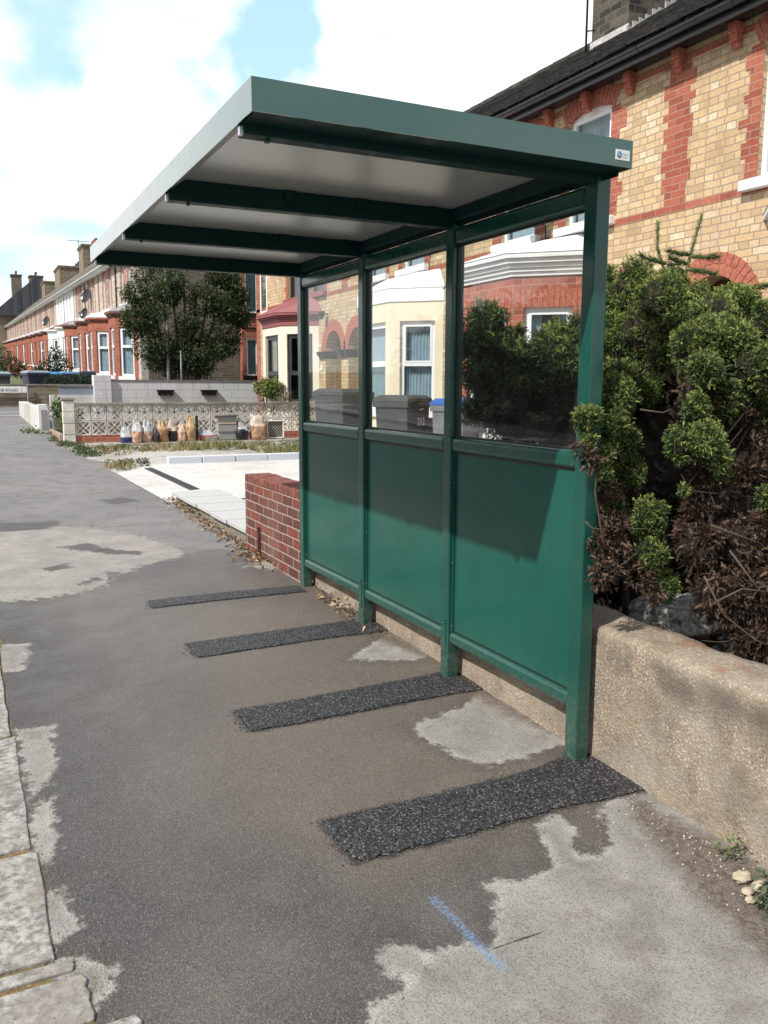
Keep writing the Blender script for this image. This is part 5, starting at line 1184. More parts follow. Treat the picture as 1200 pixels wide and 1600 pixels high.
# street lamp and a thin pole before the dark gable wall
lp = thing('street_lamp', (3.80, 24.7, .7), 'slim grey street lamp with a white head in front of the tree', 'street lamp')
m = MB(); m.tube([(3.83, 24.85, .6), (3.83, 24.85, 2.4), (3.85, 24.85, 5.05)], [.055, .045, .035], 10); m.build('pole', simple('galvanised_grey', (.30, .32, .34), .5, .3), lp)
m = MB(); m.box(3.79, 4.03, 24.6, 24.86, 5.04, 5.15); m.build('lamp_head', M['upvc'], lp, bevel=.02); m = MB(); m.lathe((3.96, 25.0, 4.81), [(.05, 0), (.10, .05), (.11, .22)], 12); m.build('lamp_glass', simple('dusty_lamp_glass', (.12, .14, .13), .2), lp)
m = MB(); m.tube([(4.04, 24, .6), (4.05, 24, 2.55)], .03, 8); o = m.build('sign_pole', simple('grey_pole', (.12, .14, .14), .5, .3)); tag(o, 'thin grey pole standing right of the street lamp', 'pole')
# garden rock behind the low wall and white stones at its foot
def rock(x, y, z, r, material, label, sq=(1, 1, .7), name='rock', cat='rock'):
    V = []; nn, mm = 24, 14; sd_ = random.random()*90
    for j in range(mm+1):
        th = math.pi*j/mm
        for i in range(nn):
            a = 2*math.pi*i/nn; d = Vector((math.sin(th)*math.cos(a), math.sin(th)*math.sin(a), math.cos(th))); k = 1+.35*mnoise.noise(d*1.6+Vector((sd_, 0, 0)))+.15*mnoise.noise(d*5+Vector((sd_, 0, 0)))
            V.append((x+d.x*r*k*sq[0], y+d.y*r*k*sq[1], z+d.z*r*k*sq[2]))
    F = [(j*nn+i, (j+1)*nn+i, (j+1)*nn+(i+1) % nn, j*nn+(i+1) % nn) for j in range(mm) for i in range(nn)]
    o = fast_mesh(name, V, F, material, smooth=True); return tag(o, label, cat)
rock(.62, .12, .50, .17, rough_mat('mottled_rock', [(.09, .09, .085), (.45, .45, .43), (.12, .12, .11), (.55, .54, .52)], 30, .02), 'mottled grey and white rock on the soil behind the low wall', (1.2, 1, .55))
mst = simple('cream_stone', (.42, .36, .27), .8, 0, .15, 20, .003)
for i, (x, y, r, lb) in enumerate(((-.035, -.845, .032, 'larger cream stone among the weeds at the foot of the wall'), (-.075, -.90, .020, 'small upright cream stone left of the larger one'), (-.10, -.93, .017, 'smallest cream stone beside the weeds'), (-.02, -.90, .028, 'flat cream stone touching the wall foot'))):
    rock(x, y, gz(y)+r*.3, r*.85, mst, lb, (1.25, .9, .6), 'stone', 'stone')
# ------------------------------------------------------------------ planting
LOB_A = [(0.217, 0.089, 1.447, 0.089), (0.093, 0.033, 1.24, 0.058), (0.936, 0.812, 1.974, 0.125), (0.892, 0.921, 1.903, 0.109), (0.586, 0.271, 1.849, 0.106), (0.901, 0.693, 1.747, 0.14), (0.858, 0.87, 1.708, 0.133), (0.642, 0.226, 1.715, 0.112), (0.819, 0.91, 1.516, 0.128), (0.849, 0.663, 1.484, 0.128), (0.763, 0.703, 1.499, 0.122), (0.56, 0.21, 1.605, 0.069), (0.002, 0.007, 1.365, 0.057), (0.16, 0.073, 1.361, 0.093), (0.26, 0.06, 1.271, 0.05), (0.302, 0.09, 1.152, 0.066), (0.086, 0.011, 1.143, 0.049), (0.155, 0.01, 1.027, 0.044), (0.251, -0.071, 0.987, 0.078), (0.252, -0.1, 0.856, 0.071), (0.323, -0.112, 0.717, 0.059), (0.975, 1.108, 2.038, 0.087), (0.867, 0.346, 1.868, 0.09), (0.853, 0.471, 1.95, 0.081), (0.215, 0.092, 1.245, 0.065), (-0.011, -0.021, 1.283, 0.033), (0.071, 0.043, 1.028, 0.035), (0.055, 0.028, 0.918, 0.03)]
LOB_A_BROWN = [(-0.093, -0.06, 1.259, 0.026), (-0.028, -0.063, 1.22, 0.04), (0.104, -0.008, 1.083, 0.049), (0.112, -0.024, 0.96, 0.058), (0.128, -0.05, 0.85, 0.058), (0.027, -0.097, 0.793, 0.062), (0.197, -0.103, 0.766, 0.054), (0.228, -0.143, 0.7, 0.039), (0.053, -0.024, 0.889, 0.039), (0.241, 0.007, 0.894, 0.05), (0.319, 0.101, 1.032, 0.047)]
LOB_B = [(0.48, -0.196, 1.445, 0.081), (0.618, 0.017, 1.753, 0.11), (0.814, 0.031, 1.782, 0.103), (0.826, -0.088, 1.729, 0.113), (1.004, 0.27, 1.854, 0.084), (0.404, -0.127, 1.641, 0.104), (0.516, -0.178, 1.642, 0.108), (0.537, -0.277, 1.564, 0.088), (0.335, -0.229, 1.555, 0.069), (0.311, -0.218, 1.404, 0.058), (0.226, -0.247, 1.286, 0.064), (0.292, -0.289, 1.291, 0.077), (0.332, -0.321, 1.232, 0.05), (0.649, -0.217, 1.401, 0.058), (0.374, -0.311, 1.174, 0.032), (0.585, -0.355, 1.073, 0.057), (0.234, -0.262, 1.114, 0.021), (0.714, -0.276, 1.595, 0.118), (0.774, -0.248, 1.376, 0.097)]
LOB_B_BROWN = [(0.449, -0.129, 1.469, 0.096), (0.605, -0.149, 1.4, 0.11), (0.66, -0.194, 1.201, 0.127), (0.426, -0.213, 1.052, 0.104), (0.369, -0.232, 0.899, 0.106), (0.505, -0.277, 0.896, 0.132), (0.549, -0.383, 0.739, 0.13), (0.419, -0.278, 0.705, 0.118), (0.504, -0.365, 0.542, 0.099), (0.639, -0.351, 0.922, 0.118), (0.374, -0.223, 1.153, 0.071), (0.543, -0.448, 0.535, 0.093)]
LOB_CORE = [(1.036, 0.815, 1.106, 0.343), (1.315, 0.71, 0.765, 0.319), (1.577, 1.484, 1.657, 0.279), (1.389, 0.53, 1.342, 0.304), (1.427, 0.432, 0.7, 0.335), (0.912, 0.744, 0.655, 0.281), (1.148, 0.615, 1.626, 0.213), (1.189, 0.645, 0.342, 0.256), (1.632, 0.411, 1.182, 0.335)]
LOB_H = [(0.603, 1.629, 1.831, 0.122), (0.539, 1.625, 1.697, 0.107), (0.533, 1.588, 1.535, 0.093), (0.682, 1.559, 1.687, 0.114), (0.728, 1.478, 1.784, 0.032), (0.76, 1.394, 1.62, 0.112), (0.87, 1.348, 1.711, 0.105), (0.909, 1.211, 1.768, 0.089), (0.853, 1.286, 1.605, 0.171), (0.809, 1.516, 1.5, 0.172), (0.722, 1.627, 1.444, 0.131), (0.548, 1.646, 1.353, 0.073), (0.849, 1.128, 1.601, 0.12), (0.914, 1.027, 1.633, 0.163)]
LOB_H_BROWN = [(0.72, 1.52, 1.318, 0.161), (0.829, 1.366, 1.322, 0.175), (0.91, 1.216, 1.361, 0.171), (0.867, 1.292, 1.181, 0.14), (0.96, 1.083, 1.226, 0.201)]
FIR = [[(0.868, 0.502, 1.94), (0.868, 0.509, 1.984), (0.841, 0.535, 2.057), (0.83, 0.553, 2.13), (0.84, 0.567, 2.244)], [(0.902, 0.475, 1.881), (0.928, 0.477, 1.969), (0.955, 0.478, 2.057), (0.982, 0.48, 2.145), (1.022, 0.481, 2.274)], [(0.962, 0.48, 2.086), (1.02, 0.45, 2.081), (1.079, 0.421, 2.084)], [(0.963, 0.48, 2.092), (0.915, 0.505, 2.098), (0.876, 0.526, 2.11)], [(0.859, 0.525, 2.051), (0.807, 0.554, 2.068), (0.761, 0.58, 2.086)], [(0.949, 0.48, 2.051), (0.913, 0.5, 2.063), (0.88, 0.52, 2.08)], [(0.904, 0.441, 2.021), (0.976, 0.403, 2.007), (1.023, 0.378, 1.998)], [(0.944, 0.483, 2.051), (0.907, 0.501, 2.051), (0.869, 0.519, 2.045)], [(0.919, 0.131, 1.9), (0.981, 0.102, 1.911), (1.03, 0.079, 1.92)], [(0.903, 0.439, 2.006), (0.872, 0.456, 2.015), (0.835, 0.474, 2.009)]]
TWIGS = [[(-0.008, -0.065, 1.215), (-0.02, -0.078, 1.097), (-0.008, -0.11, 0.945), (-0.0, -0.121, 0.898)], [(0.268, -0.349, 0.809), (0.321, -0.398, 0.672), (0.419, -0.462, 0.581), (0.47, -0.491, 0.558)], [(0.333, -0.398, 0.907), (0.389, -0.441, 0.816), (0.444, -0.484, 0.726)], [(0.485, -0.293, 1.451), (0.484, -0.323, 1.265), (0.501, -0.371, 1.032)], [(0.206, -0.05, 1.401), (0.282, -0.089, 1.389), (0.315, -0.104, 1.401)], [(0.261, -0.37, 1.001), (0.34, -0.415, 0.967), (0.42, -0.46, 0.934)], [(0.264, -0.416, 0.73), (0.349, -0.451, 0.776), (0.43, -0.493, 0.765)], [(0.707, -0.211, 1.251), (0.672, -0.256, 0.879), (0.677, -0.304, 0.606)], [(-0.071, -0.092, 0.995), (-0.052, -0.106, 0.971), (-0.01, -0.128, 0.965)]]
def foliage_mat(name, cols, rough=.6, trans=.25, spec=.3):
    m, nt, b = mat(name); a = nt.nodes.new('ShaderNodeAttribute'); a.attribute_name = 'tone'
    r = nt.nodes.new('ShaderNodeValToRGB'); nt.links.new(a.outputs['Fac'], r.inputs[0]); e = r.color_ramp.elements
    for i, c in enumerate(cols):
        if i >= len(e): e.new(.5)
        e[i].position = i/(len(cols)-1); e[i].color = c4(c)
    nt.links.new(r.outputs[0], b.inputs['Base Color']); b.inputs['Roughness'].default_value = rough; b.inputs['Specular IOR Level'].default_value = spec
    if trans:
        t = nd(nt, 'ShaderNodeBsdfTranslucent'); nt.links.new(r.outputs[0], t.inputs[0]); mx = nd(nt, 'ShaderNodeMixShader'); mx.inputs[0].default_value = trans
        nt.links.new(b.outputs[0], mx.inputs[1]); nt.links.new(t.outputs[0], mx.inputs[2]); nt.links.new(mx.outputs[0], nt.nodes['Material Output'].inputs[0])
    return m
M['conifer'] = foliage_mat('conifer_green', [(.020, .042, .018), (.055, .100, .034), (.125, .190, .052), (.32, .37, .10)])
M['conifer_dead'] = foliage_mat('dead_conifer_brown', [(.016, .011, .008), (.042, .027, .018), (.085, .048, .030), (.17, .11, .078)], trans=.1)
M['conifer_core'] = foliage_mat('inner_dead_twigs', [(.008, .007, .005), (.02, .015, .01), (.028, .026, .014), (.04, .03, .02)], trans=0)  # shade of the hollow between the conifers is put into this colour
M['leaf'] = foliage_mat('broad_leaf_green', [(.010, .022, .010), (.028, .055, .020), (.060, .095, .035), (.15, .18, .08)])
M['bright_leaf'] = foliage_mat('bright_leaf_green', [(.03, .06, .015), (.08, .13, .03), (.16, .21, .05), (.28, .30, .10)])
M['bark'] = simple('grey_brown_bark', (.13, .10, .075), .9, 0, .3, 12, .008)
FR = []   # frond template: flat spray of scale leaves, along +a with width b
def _fr():
    T = []; rr = random.Random(5)
    def spray(x, y, L, w, a): 
        c, s_ = math.cos(a), math.sin(a); T.append(((x-s_*w*-.5, y+c*w*-.5), (x+c*L, y+s_*L), (x-s_*w*.5, y+c*w*.5)))
    for k in range(4):
        x = .05+.22*k; L = .40*(1-.12*k)
        for sg_ in (-1, 1): spray(x+rr.uniform(-.03, .03), 0, L*rr.uniform(.8, 1.15), .17, sg_*rr.uniform(.55, .95))
    spray(0, 0, .62, .10, 0); spray(.55, 0, .50, .15, 0)
    return np.array(T)
FR = _fr()
def fronds(C, D, size, r_, flat=.35):
    """C centres, D directions -> triangles"""
    n = len(C); D = D/np.linalg.norm(D, axis=1, keepdims=True); rd = r_.normal(size=(n, 3)); S = np.cross(D, rd); S /= np.linalg.norm(S, axis=1, keepdims=True)
    Nn = np.cross(D, S); sz = (size*r_.uniform(.6, 1.35, n))[:, None, None, None]
    a = FR[None, :, :, 0, None]; b = FR[None, :, :, 1, None]
    V = C[:, None, None, :] + sz*(a*D[:, None, None, :] + b*S[:, None, None, :]*.9 - (a**2)*flat*np.array([0, 0, 1.]) *.5 + np.abs(b)*Nn[:, None, None, :]*.25)
    return V.reshape(-1, 3), len(FR)
def lobe_fronds(lobes, dens, size, r_, shell=(.72, 1.05), upw=.5, tone=(.35, .25), clump=True):
    CC, DD, TT = [], [], []
    for (x, y, z, rr) in lobes:
        n = int(dens*4*math.pi*rr*rr); d = r_.normal(size=(n, 3)); d /= np.linalg.norm(d, axis=1, keepdims=True); d = d[(d@np.array([-.55, -.8, .1])) > -.45]; n = len(d)
        lump = np.array([mnoise.noise(Vector(q)*2.2+Vector((x*9, y*9, z*9))) for q in d]); lump2 = np.array([mnoise.noise(Vector(q)*5+Vector((x*9, 5, z*9))) for q in d])
        rad = rr*(1+.38*lump+.26*lump2)*r_.uniform(shell[0], shell[1], n)
        C = np.array([x, y, z])+d*rad[:, None]*np.array([1, 1, 1.12]); CC.append(C); DD.append(d*.7+np.array([0, 0, upw])+r_.normal(size=(n, 3))*.65)
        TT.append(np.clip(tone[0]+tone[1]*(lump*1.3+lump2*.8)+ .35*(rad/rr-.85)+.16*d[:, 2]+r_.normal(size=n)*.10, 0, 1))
    return np.concatenate(CC), np.concatenate(DD), np.concatenate(TT)
def ragged(lobes, seed=1, n=7):
    r = random.Random(seed); out = []
    for (x, y, z, q) in lobes:
        out.append((x, y, z, q*.84))
        for _ in range(n):
            d = Vector((r.gauss(-.5, .7), r.gauss(-.8, .7), r.gauss(.15, .8))).normalized(); k = q*r.uniform(.26, .44); out.append((x+d.x*q*.72, y+d.y*q*.72, z+d.z*q*.80, k))
    return out
def conifer(loc, label, sets, group='overgrown conifers behind the low wall', trunks=()):
    t = thing('conifer_hedge', loc, label, 'conifer', group); r_ = np.random.default_rng(int(abs(loc[1])*100)+3)
    for nm, lobes, dens, size, mt, tone in sets:
        C, D, T = lobe_fronds(lobes, dens, size, r_, tone=tone, upw=.55 if 'dead' not in nm else -.1, shell=(.70, 1.06) if 'inner' not in nm else (.85, 1.0))
        V, k = fronds(C, D, size, r_); F = np.arange(len(V)).reshape(-1, 3)
        base_t = np.repeat(T, k) + np.tile(np.linspace(-.08, .14, k), len(T))
        fast_mesh(nm, V, F, mt, t, attrs={'tone': ('FACE', 'FLOAT', np.clip(base_t, 0, 1))})
    m = MB()
    for pts, r0 in trunks: m.tube(pts, [r0*(1-.6*i/(len(pts)-1)) for i in range(len(pts))], 7)
    if m.v: m.build('trunk', simple('dark_conifer_bark', (.05, .035, .025), .9, 0, .3, 20, .005), t)
    return t
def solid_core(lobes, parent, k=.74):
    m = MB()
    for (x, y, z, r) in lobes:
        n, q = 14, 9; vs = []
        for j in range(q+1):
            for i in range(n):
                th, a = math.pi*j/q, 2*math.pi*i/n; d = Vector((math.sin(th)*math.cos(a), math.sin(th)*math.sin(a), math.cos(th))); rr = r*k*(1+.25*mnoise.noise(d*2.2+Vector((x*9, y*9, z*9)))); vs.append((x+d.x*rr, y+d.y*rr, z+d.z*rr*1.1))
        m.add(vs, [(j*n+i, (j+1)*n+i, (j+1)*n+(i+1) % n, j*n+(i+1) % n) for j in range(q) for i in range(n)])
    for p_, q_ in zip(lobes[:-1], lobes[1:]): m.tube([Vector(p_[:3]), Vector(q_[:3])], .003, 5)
    o = m.build('inner_twigs', simple('inner_shade_twig', (.022, .016, .011), .95, 0, .5, 60, .01), parent); return o  # solid blobs inside the foliage, coloured near black to stand for inner shade
ga = [((.75, .55, .1), (.74, .55, .6), (.74, .58, 1.1)), ((.55, .35, .1), (.5, .3, .7), (.42, .28, 1.2))]
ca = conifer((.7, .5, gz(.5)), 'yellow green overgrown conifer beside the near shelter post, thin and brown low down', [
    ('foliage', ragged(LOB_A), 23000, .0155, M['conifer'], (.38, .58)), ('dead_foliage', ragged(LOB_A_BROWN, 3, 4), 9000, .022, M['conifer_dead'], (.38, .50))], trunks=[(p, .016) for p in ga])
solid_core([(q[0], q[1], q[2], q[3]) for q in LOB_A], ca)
cb_ = conifer((.9, -.1, gz(0)), 'large conifer at the right edge, green above and bare brown twigs below', [
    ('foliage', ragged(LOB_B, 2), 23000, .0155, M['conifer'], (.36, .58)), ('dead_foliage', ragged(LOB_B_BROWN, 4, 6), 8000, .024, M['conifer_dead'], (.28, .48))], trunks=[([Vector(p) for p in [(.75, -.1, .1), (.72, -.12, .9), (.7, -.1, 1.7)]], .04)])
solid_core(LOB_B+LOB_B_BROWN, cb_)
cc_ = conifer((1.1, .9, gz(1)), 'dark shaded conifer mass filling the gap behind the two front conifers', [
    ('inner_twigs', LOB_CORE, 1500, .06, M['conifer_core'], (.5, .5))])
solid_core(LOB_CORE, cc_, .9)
ch_ = conifer((1.2, 2.0, gz(2)), 'dark green conifer hedge seen through the clear shelter pane', [
    ('foliage', LOB_H, 8000, .032, M['conifer'], (.24, .34)), ('dead_foliage', LOB_H_BROWN, 5000, .036, M['conifer_dead'], (.25, .3))], trunks=[([Vector((1.25, 2.25, .1)), Vector((1.2, 2.3, 1.2))], .03), ([Vector((1.1, 1.7, .1)), Vector((1.05, 1.75, 1.1))], .03)])
solid_core(LOB_H+LOB_H_BROWN, ch_)
m = MB()
for i, pts in enumerate(TWIGS[:3]+TWIGS[4:7]+TWIGS[8:]): m.tube([Vector(p)+Vector((0, 0, 0)) for p in pts], [.004, .0035, .003, .002][:len(pts)] if len(pts) <= 4 else .004, 6)
for _ in range(90):
    q = random.choice(LOB_B_BROWN+LOB_A_BROWN+LOB_B_BROWN); d = Vector((random.gauss(0, 1), random.gauss(0, 1), random.gauss(0, 1))).normalized(); p = Vector(q[:3])+d*q[3]*.9
    e = d*random.uniform(.05, .12)+Vector((0, 0, random.uniform(-.05, .05))); m.tube([p-e*.6, p+e*.3, p+e*.8+Vector((0, 0, .01))], [.003, .002, .001], 4)
bt = m.build('bare_twigs', simple('bare_grey_twig', (.075, .055, .04), .8, 0, .3), cb_); bt['kind'] = 'stuff'
# little fir poking out of the top of the hedge
ft = thing('fir_sapling', (1.5, .7, gz(.7)), 'spiky fir sapling poking above the conifers against the brick wall', 'fir tree'); m = MB(); V = []; T = []
for i, pts in enumerate(FIR):
    P3 = [Vector(p) for p in pts]; m.tube(P3, [.010, .006] if len(pts) == 2 else [.009]+[.006]*(len(pts)-1), 6)
    dn = 34 if i < 2 else 60
    for a, b_ in zip(P3[:-1], P3[1:]):
        ln = (b_-a).length; ax = (b_-a).normalized()
        for k in range(int(ln*dn*30)):
            t_ = random.random(); p = a.lerp(b_, t_); r0 = ax.cross(Vector((random.gauss(0, 1), random.gauss(0, 1), random.gauss(0, 1)))).normalized()
            L_ = random.uniform(.014, .026) if i < 2 else random.uniform(.022, .040); tip = p+(r0*.8+ax*.8)*L_; w = ax.cross(r0)*.0028
            V += [p-w, p+w, tip]; T.append(.75+random.uniform(-.2, .2) if i < 2 else .45+random.uniform(-.2, .3))
m.tube([Vector((1.5, .7, .1)), Vector(FIR[0][0]), Vector(FIR[0][1])], [.03, .012, .01], 6)
m.build('trunk', simple('green_stem', (.10, .13, .045), .7), ft)
fast_mesh('needles', np.array([tuple(v) for v in V]), np.arange(len(V)).reshape(-1, 3), foliage_mat('fir_needles', [(.015, .04, .02), (.04, .085, .035), (.12, .16, .04), (.25, .26, .06)]), ft, attrs={'tone': ('FACE', 'FLOAT', np.array(T))})

def leaves(C, size, r_, up_=.3, aspect=.45, normals=None):
    """folded lance leaves: two quads each"""
    n = len(C); D = r_.normal(size=(n, 3))*np.array([1, 1, .6]) + (normals if normals is not None else 0); D /= np.linalg.norm(D, axis=1, keepdims=True)
    S = np.cross(D, r_.normal(size=(n, 3))+np.array([0, 0, 1.5])); S /= np.linalg.norm(S, axis=1, keepdims=True); N_ = np.cross(S, D); s = (size*r_.uniform(.6, 1.3, n))[:, None]
    base = C; tip = C+D*s-np.array([0, 0, 1])*s*.25; mid = C+D*s*.45; L_ = mid+S*s*aspect*.5+N_*s*.10; Rr = mid-S*s*aspect*.5+N_*s*.10
    V = np.stack([base, L_, tip, Rr], 1).reshape(-1, 3); F = np.arange(len(V)).reshape(-1, 4); return V, F
def leaf_blobs(blobs, dens, size, r_, tone=.45, tv=.3, fill=(.55, 1.05)):
    CC, TT, NN = [], [], []
    for (x, y, z, rx, ry, rz) in blobs:
        n = int(dens*rx*rz*12); d = r_.normal(size=(n, 3)); d /= np.linalg.norm(d, axis=1, keepdims=True); lump = np.array([mnoise.noise(Vector(q)*2.5+Vector((x*3, y*3, z*3))) for q in d])
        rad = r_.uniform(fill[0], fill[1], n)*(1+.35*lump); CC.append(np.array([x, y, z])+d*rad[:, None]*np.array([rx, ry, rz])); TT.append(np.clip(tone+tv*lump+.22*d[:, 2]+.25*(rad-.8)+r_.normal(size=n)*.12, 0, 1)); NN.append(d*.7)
    return np.concatenate(CC), np.concatenate(TT), np.concatenate(NN)
def bush(name, loc, blobs, dens, size, material, label, cat, stems=(), tone=.45, group=None, partname='foliage', stemr=.02, core=0):
    t = thing(name, loc, label, cat, group); r_ = np.random.default_rng(abs(int(loc[0]*77+loc[1]*13))+5); C, T, Nn = leaf_blobs(blobs, dens, size, r_, tone)
    V, F = leaves(C, size, r_, normals=Nn); fast_mesh(partname, V, F, material, t, attrs={'tone': ('FACE', 'FLOAT', T)})
    if stems:
        m = MB()
        for s in stems: m.tube([Vector(p) for p in s], [stemr*(1-.65*i/(len(s)-1)) for i in range(len(s))], 7)
        m.build('trunk', M['bark'], t)
    return t
# the broad tree before the dark gable
rt_ = random.Random(4); bl = []
for k in range(58):
    a, b_ = rt_.uniform(-1, 1), rt_.uniform(-1, 1)
    if a*a+b_*b_ > 1: continue
    x = 4.55+a*1.75; z = 3.85+b_*1.85; y = 25.3-.55*math.sqrt(max(0, 1-a*a-b_*b_))+rt_.uniform(-.2, .2); s = rt_.uniform(.30, .52); bl.append((x, y, z, s*1.15, s, s*.85))
for x, z in ((2.95, 4.35), (3.05, 3.9), (2.9, 3.2), (3.2, 4.9), (3.6, 5.3), (4.1, 5.65), (4.9, 5.75), (5.6, 5.5), (6.1, 5.0), (6.35, 4.4), (6.3, 3.7), (6.1, 3.1), (5.6, 2.6), (3.1, 2.6), (3.5, 2.2), (5.0, 2.0), (4.0, 2.0), (4.5, 2.1)):
    bl.append((x, 25.2+rt_.uniform(-.2, .2), z, .36, .34, .30))
stems = []
for k in range(9):
    a = -1+k*.25; stems.append([(4.4+a*.25, 25.4, .75), (4.45+a*.6, 25.35, 2.0), (4.5+a*1.1, 25.25, 3.2), (4.5+a*1.6, 25.2, 4.4+.5*(1-abs(a)))])
bush('broadleaf_tree', (4.5, 25.4, .75), bl, 330, .095, M['leaf'], 'broad dense dark green tree in front of the dark gable wall', 'tree', stems, .52, stemr=.07)
# clipped shrub, small trees and dark tree across the side road
bush('clipped_shrub', (.95, 27.5, .8), [(.55+k*.22, 27.45, 1.62+.05*math.sin(k*2), .24, .22, .20) for k in range(6)], 420, .06, M['leaf'], 'low dark clipped shrub on top of the brown brick wall', 'shrub', [[(.9, 27.4, .8), (.9, 27.4, 1.6)]], .3)
bush('small_tree', (1.2, 33, gz(33)), [(1.3, 33, 2.3, .4, .4, .5), (1.0, 33, 2.1, .45, .4, .4), (1.6, 33.2, 2.05, .4, .4, .4), (.7, 33, 1.9, .45, .4, .35), (1.25, 33, 2.75, .2, .2, .3)], 160, .12, M['leaf'], 'loose light green young tree before the far red bays', 'tree', [[(1.2, 33, .9), (1.25, 33, 2.6)]], .25)
bush('small_tree', (-.4, 36, gz(36)), [(-.5, 36, 2.6, .4, .4, .45), (-.2, 36, 2.3, .5, .4, .4), (.1, 36, 2.1, .4, .4, .35)], 160, .12, M['leaf'], 'small mid green tree left of the light green young tree', 'tree', [[(-.4, 36, 1), (-.4, 36, 2.6)]], .5)
bush('dark_tree', (-2.1, 40, gz(40)), [(-2.2, 40, 3.6, .8, .7, .8), (-1.8, 40, 3.0, .8, .7, .7), (-2.3, 40, 2.4, .9, .7, .7), (-1.5, 40, 2.3, .6, .6, .5)], 110, .16, M['leaf'], 'dark rounded tree at the left edge beyond the bins', 'tree', [[(-2.1, 40, 1), (-2.1, 40, 3)]], .2, stemr=.08)
# garden plants before the ivory bay
for (x, y, z, lb) in ((4.15, 16.2, 1.42, 'round yellow green shrub on bare stems before the grey block wall'), (4.15, 15.65, 1.40, 'round yellow green shrub in front of the ivory bay')):
    bush('round_shrub', (x, y, .4), [(x, y, z, .22, .2, .20), (x-.12, y, z+.05, .14, .12, .12), (x+.12, y, z+.04, .14, .12, .12), (x, y, z+.14, .14, .12, .10)], 420, .085, M['bright_leaf'], lb, 'shrub', [[(x, y, .4), (x+.02, y, z-.1)], [(x+.05, y, .4), (x-.06, y, z)], [(x, y, .9), (x+.08, y, z)]], .55, 'round shrubs before the ivory bay', stemr=.02)
def spiky(name, loc, n, L_, w, material, label, cat, lo=.1, hi=1.2, seed=1):
    rr = random.Random(seed); m = MB()
    for k in range(n):
        a = rr.uniform(0, 2*math.pi); el = rr.uniform(lo, hi); ll = L_*rr.uniform(.6, 1.1); p = Vector(loc); d = Vector((math.cos(a)*math.cos(el), math.sin(a)*math.cos(el), math.sin(el))); s = d.cross(Vector((0, 0, 1))).normalized()
        pts = []; q = p.copy(); N = 5
        for i in range(N+1):
            ww = w*(1-(i/N)**1.5)+.001; pts += [q-s*ww, q+s*ww]; d = (d-Vector((0, 0, .16))).normalized(); q = q+d*ll/N
        m.add(pts, [(2*i, 2*i+1, 2*i+3, 2*i+2) for i in range(N)])
    o = m.build(name, material); return tag(o, label, cat)
spiky('spiky_plant', (4.0, 15.9, 1.15), 22, .42, .012, simple('dull_dead_blade', (.07, .07, .05), .7), 'dark spiky plant with drooping blades under the round shrub', 'plant', -.2, .7, 3)
spiky('spiky_plant', (4.3, 15.3, 1.15), 26, .50, .012, simple('dry_straw_blade', (.22, .17, .11), .8), 'dry straw coloured spiky plant behind the block wall coping', 'plant', 0, 1.2, 5)
spiky('potted_aloe', (4.52, 10.75, 1.10), 12, .26, .02, M['black_rubber'] if False else simple('aloe_green', (.06, .10, .06), .5), 'small aloe on the sill of the far cream bay window', 'plant', .6, 1.5, 9)
spiky('potted_aloe', (4.62, 9.95, 1.10), 14, .24, .02, simple('aloe_green', (.06, .10, .06), .5), 'small aloe inside the near cream bay window', 'plant', .6, 1.5, 11)
# ivy-like bush and weeds by the block pillar
bush('ivy_bush', (-.1, 16.8, .4), [(-.18, 16.9, .95, .22, .2, .22), (.02, 16.9, .88, .2, .2, .18), (-.28, 16.95, 1.05, .14, .12, .2), (-.1, 16.7, .75, .2, .15, .15), (-.2, 16.6, .62, .12, .1, .12)], 460, .075, M['bright_leaf'], 'bright leafy bush spilling over the ledge left of the block pillar', 'bush', [[(-.1, 16.9, .4), (-.1, 16.9, .9)]], .35)
bush('weed_clump', (-.78, 17.5, .43), [(-.76, 17.45, .47, .16, .12, .08), (-.62, 17.3, .46, .10, .1, .05), (-.88, 17.8, .48, .1, .1, .06)], 700, .06, M['bright_leaf'], 'green weed clump at the foot of the white rendered wall', 'weed', (), .3)
r9 = np.random.default_rng(31); bl = []
def gl(x, y): return gz(y)+.02
for (x0, x1, y0, y1, n) in ((-.30, -.05, 12.5, 14.6, 26), (.1, 1.0, 13.1, 14.1, 18), (-.1, .5, 10.8, 11.5, 10), (2.2, 4.6, 12.6, 14.0, 30), (-.45, -.2, 14.5, 15.0, 6), (-.5, -.3, 15.3, 17, 8)):
    for _ in range(n): x, y = r9.uniform(x0, x1), r9.uniform(y0, y1); s = r9.uniform(.04, .10); bl.append((x, y, gl(x, y), s*1.4, s*1.2, s*.6))
C, T, Nn = leaf_blobs(bl, 900, .05, r9, .35); V, F = leaves(C, .05, r9, normals=Nn); k_ = V[:, 2] > .2; o = fast_mesh('weeds', V, F, M['leaf'], attrs={'tone': ('FACE', 'FLOAT', T+.25)}); tag(o, 'low straggly weeds along the cracks of the old forecourt', 'weeds', None, 'stuff')
def grass(name, spots, material, label, hmin=.05, hmax=.14, w=.0035, kind='stuff', seed=2):
    rr = random.Random(seed); V = []; T = []
    for (x0, x1, y0, y1, n) in spots:
        for _ in range(n):
            x, y = rr.uniform(x0, x1), rr.uniform(y0, y1)
            for _b in range(7):
                a = rr.uniform(0, 6.28); h = rr.uniform(hmin, hmax); l = rr.uniform(.1, .6)*h; xx, yy_ = x+rr.gauss(0, .02), y+rr.gauss(0, .02); z = gz(yy_)+.0; s = Vector((math.sin(a), -math.cos(a), 0))*w
                V += [(xx-s.x, yy_-s.y, z), (xx+s.x, yy_+s.y, z), (xx+math.cos(a)*l, yy_+math.sin(a)*l, z+h)]; T.append(rr.random())
    o = fast_mesh(name, V, np.arange(len(V)).reshape(-1, 3), material, attrs={'tone': ('FACE', 'FLOAT', np.array(T))}); return tag(o, label, 'grass', None, kind)
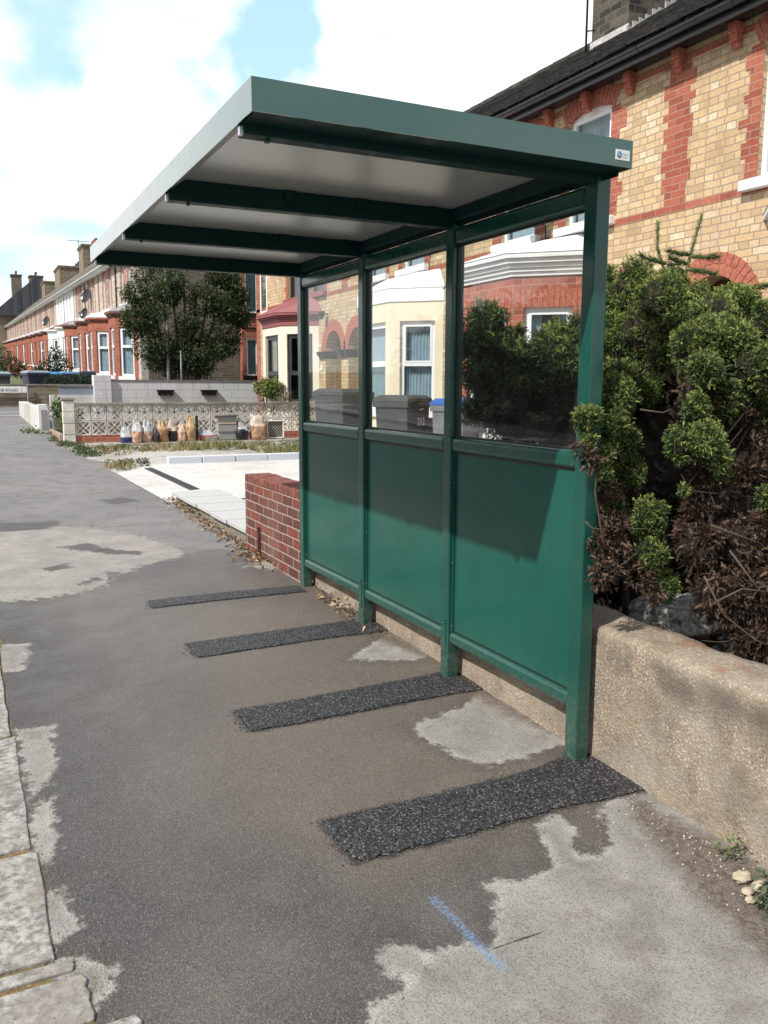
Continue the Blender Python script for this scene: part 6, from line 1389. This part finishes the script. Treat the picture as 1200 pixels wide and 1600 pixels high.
M['grass'] = foliage_mat('dry_green_grass', [(.05, .08, .02), (.12, .16, .04), (.26, .24, .09), (.36, .30, .15)])
M['dry_grass'] = foliage_mat('dry_yellow_grass', [(.10, .10, .04), (.26, .21, .09), (.38, .30, .15), (.45, .38, .22)])
grass('grass', [(2.7, 4.8, 11.3, 12.8, 420), (1.6, 2.8, 12.9, 14, 110)], M['grass'], 'rough green grass behind the white kerb blocks', .06, .20, .007)
grass('dry_grass', [(.7, 1.9, 13.0, 14.2, 170), (0, .6, 12.6, 14.2, 60), (-.2, .2, 10.3, 11.4, 40), (1.9, 3.4, 13.4, 14.2, 90), (-.5, -.3, 15.2, 17.3, 40)], M['dry_grass'], 'dry yellowing grass in the joints of the old forecourt', .04, .13, .006)
grass('moss_tufts', [(-1.995, -1.955, -.3, 1.3, 60), (-2.0, -1.975, 1.3, 4, 30), (-1.985, -1.86, -.62, -.33, 26)], M['dry_grass'], 'tiny moss and dry grass tufts in the kerb joint', .004, .014, .0016, seed=8)
# dead leaves along the low edging and round the iron stake
r8 = np.random.default_rng(8); C = []
for _ in range(520):
    t = r8.random(); x = .0+r8.normal()*.06; y = 4.3+t*3.1; C.append((x if x < .04 else .03, y, gz(y)+.008+abs(r8.normal())*.01))
for _ in range(160): C.append((r8.normal()*.07-.06, 4.05+r8.normal()*.22, gz(4)+.01+abs(r8.normal())*.015))
for _ in range(60): C.append((r8.normal()*.04+.02, 2.4+r8.normal()*.25, gz(2.4)+.012+abs(r8.normal())*.02))
C = np.array(C); V, F = leaves(C, .045, r8, aspect=.4); o = fast_mesh('dead_leaves', V, F, foliage_mat('dead_leaf', [(.06, .03, .015), (.20, .11, .05), (.34, .22, .12), (.48, .38, .26)], trans=.1), attrs={'tone': ('FACE', 'FLOAT', r8.random(len(C)))}); tag(o, 'dry fallen leaves drifted along the low edging and the wall foot', 'leaves', None, 'stuff')
# weeds at the foot of the rough wall, bottom right
bush('wall_weed', (-.09, -1.0, -.02), [(-.075, -.985, .03, .045, .04, .06), (-.09, -1.02, .0, .04, .035, .04), (-.06, -.96, .06, .03, .03, .03)], 2600, .028, foliage_mat('dusty_green_weed', [(.04, .05, .03), (.10, .13, .08), (.17, .20, .13), (.28, .30, .2)]), 'dusty green weed sprawling from the wall foot at the bottom right corner', 'weed', [[(-.07, -.98, -.02), (-.08, -1.0, .06)]], .5, stemr=.004)
bush('wall_weed', (.03, -.76, 0), [(.035, -.76, .02, .03, .04, .03), (.01, -.73, .015, .03, .03, .015)], 2600, .022, foliage_mat('fresh_green_weed', [(.03, .06, .02), (.08, .14, .04), (.14, .2, .07), (.2, .28, .1)]), 'small fresh green weed in the angle of the rough wall above the cream stones', 'weed', (), .5)
bush('wall_weed', (.03, 2.25, .05), [(.03, 2.25, .08, .06, .1, .04), (.0, 2.45, .08, .05, .06, .03)], 1200, .03, foliage_mat('withered_weed', [(.10, .10, .06), (.2, .2, .12), (.4, .38, .3), (.6, .58, .5)]), 'withered pale weed at the foot of the shelter between the far posts', 'weed', (), .6)

# unseen trees added across the main road to darken the pane reflections
rr = random.Random(12)
for k in range(6):
    y = -10+k*6.5; bl = [(-14+rr.uniform(-1, 1), y+rr.uniform(-3, 3), rr.uniform(.5, 3.8), rr.uniform(.8, 1.3), rr.uniform(1, 1.7), rr.uniform(.6, 1.0)) for _ in range(16)]
    bush('roadside_tree', (-14, y, gz(y)-.1), bl, 22, .55, M['leaf'], ['first', 'second', 'third', 'fourth', 'fifth', 'sixth'][k]+' dark tree across the main road, counted up the hill', 'tree', [[(-14, y, -.2), (-14, y, 4)]], .3, 'trees across the main road', stemr=.2)
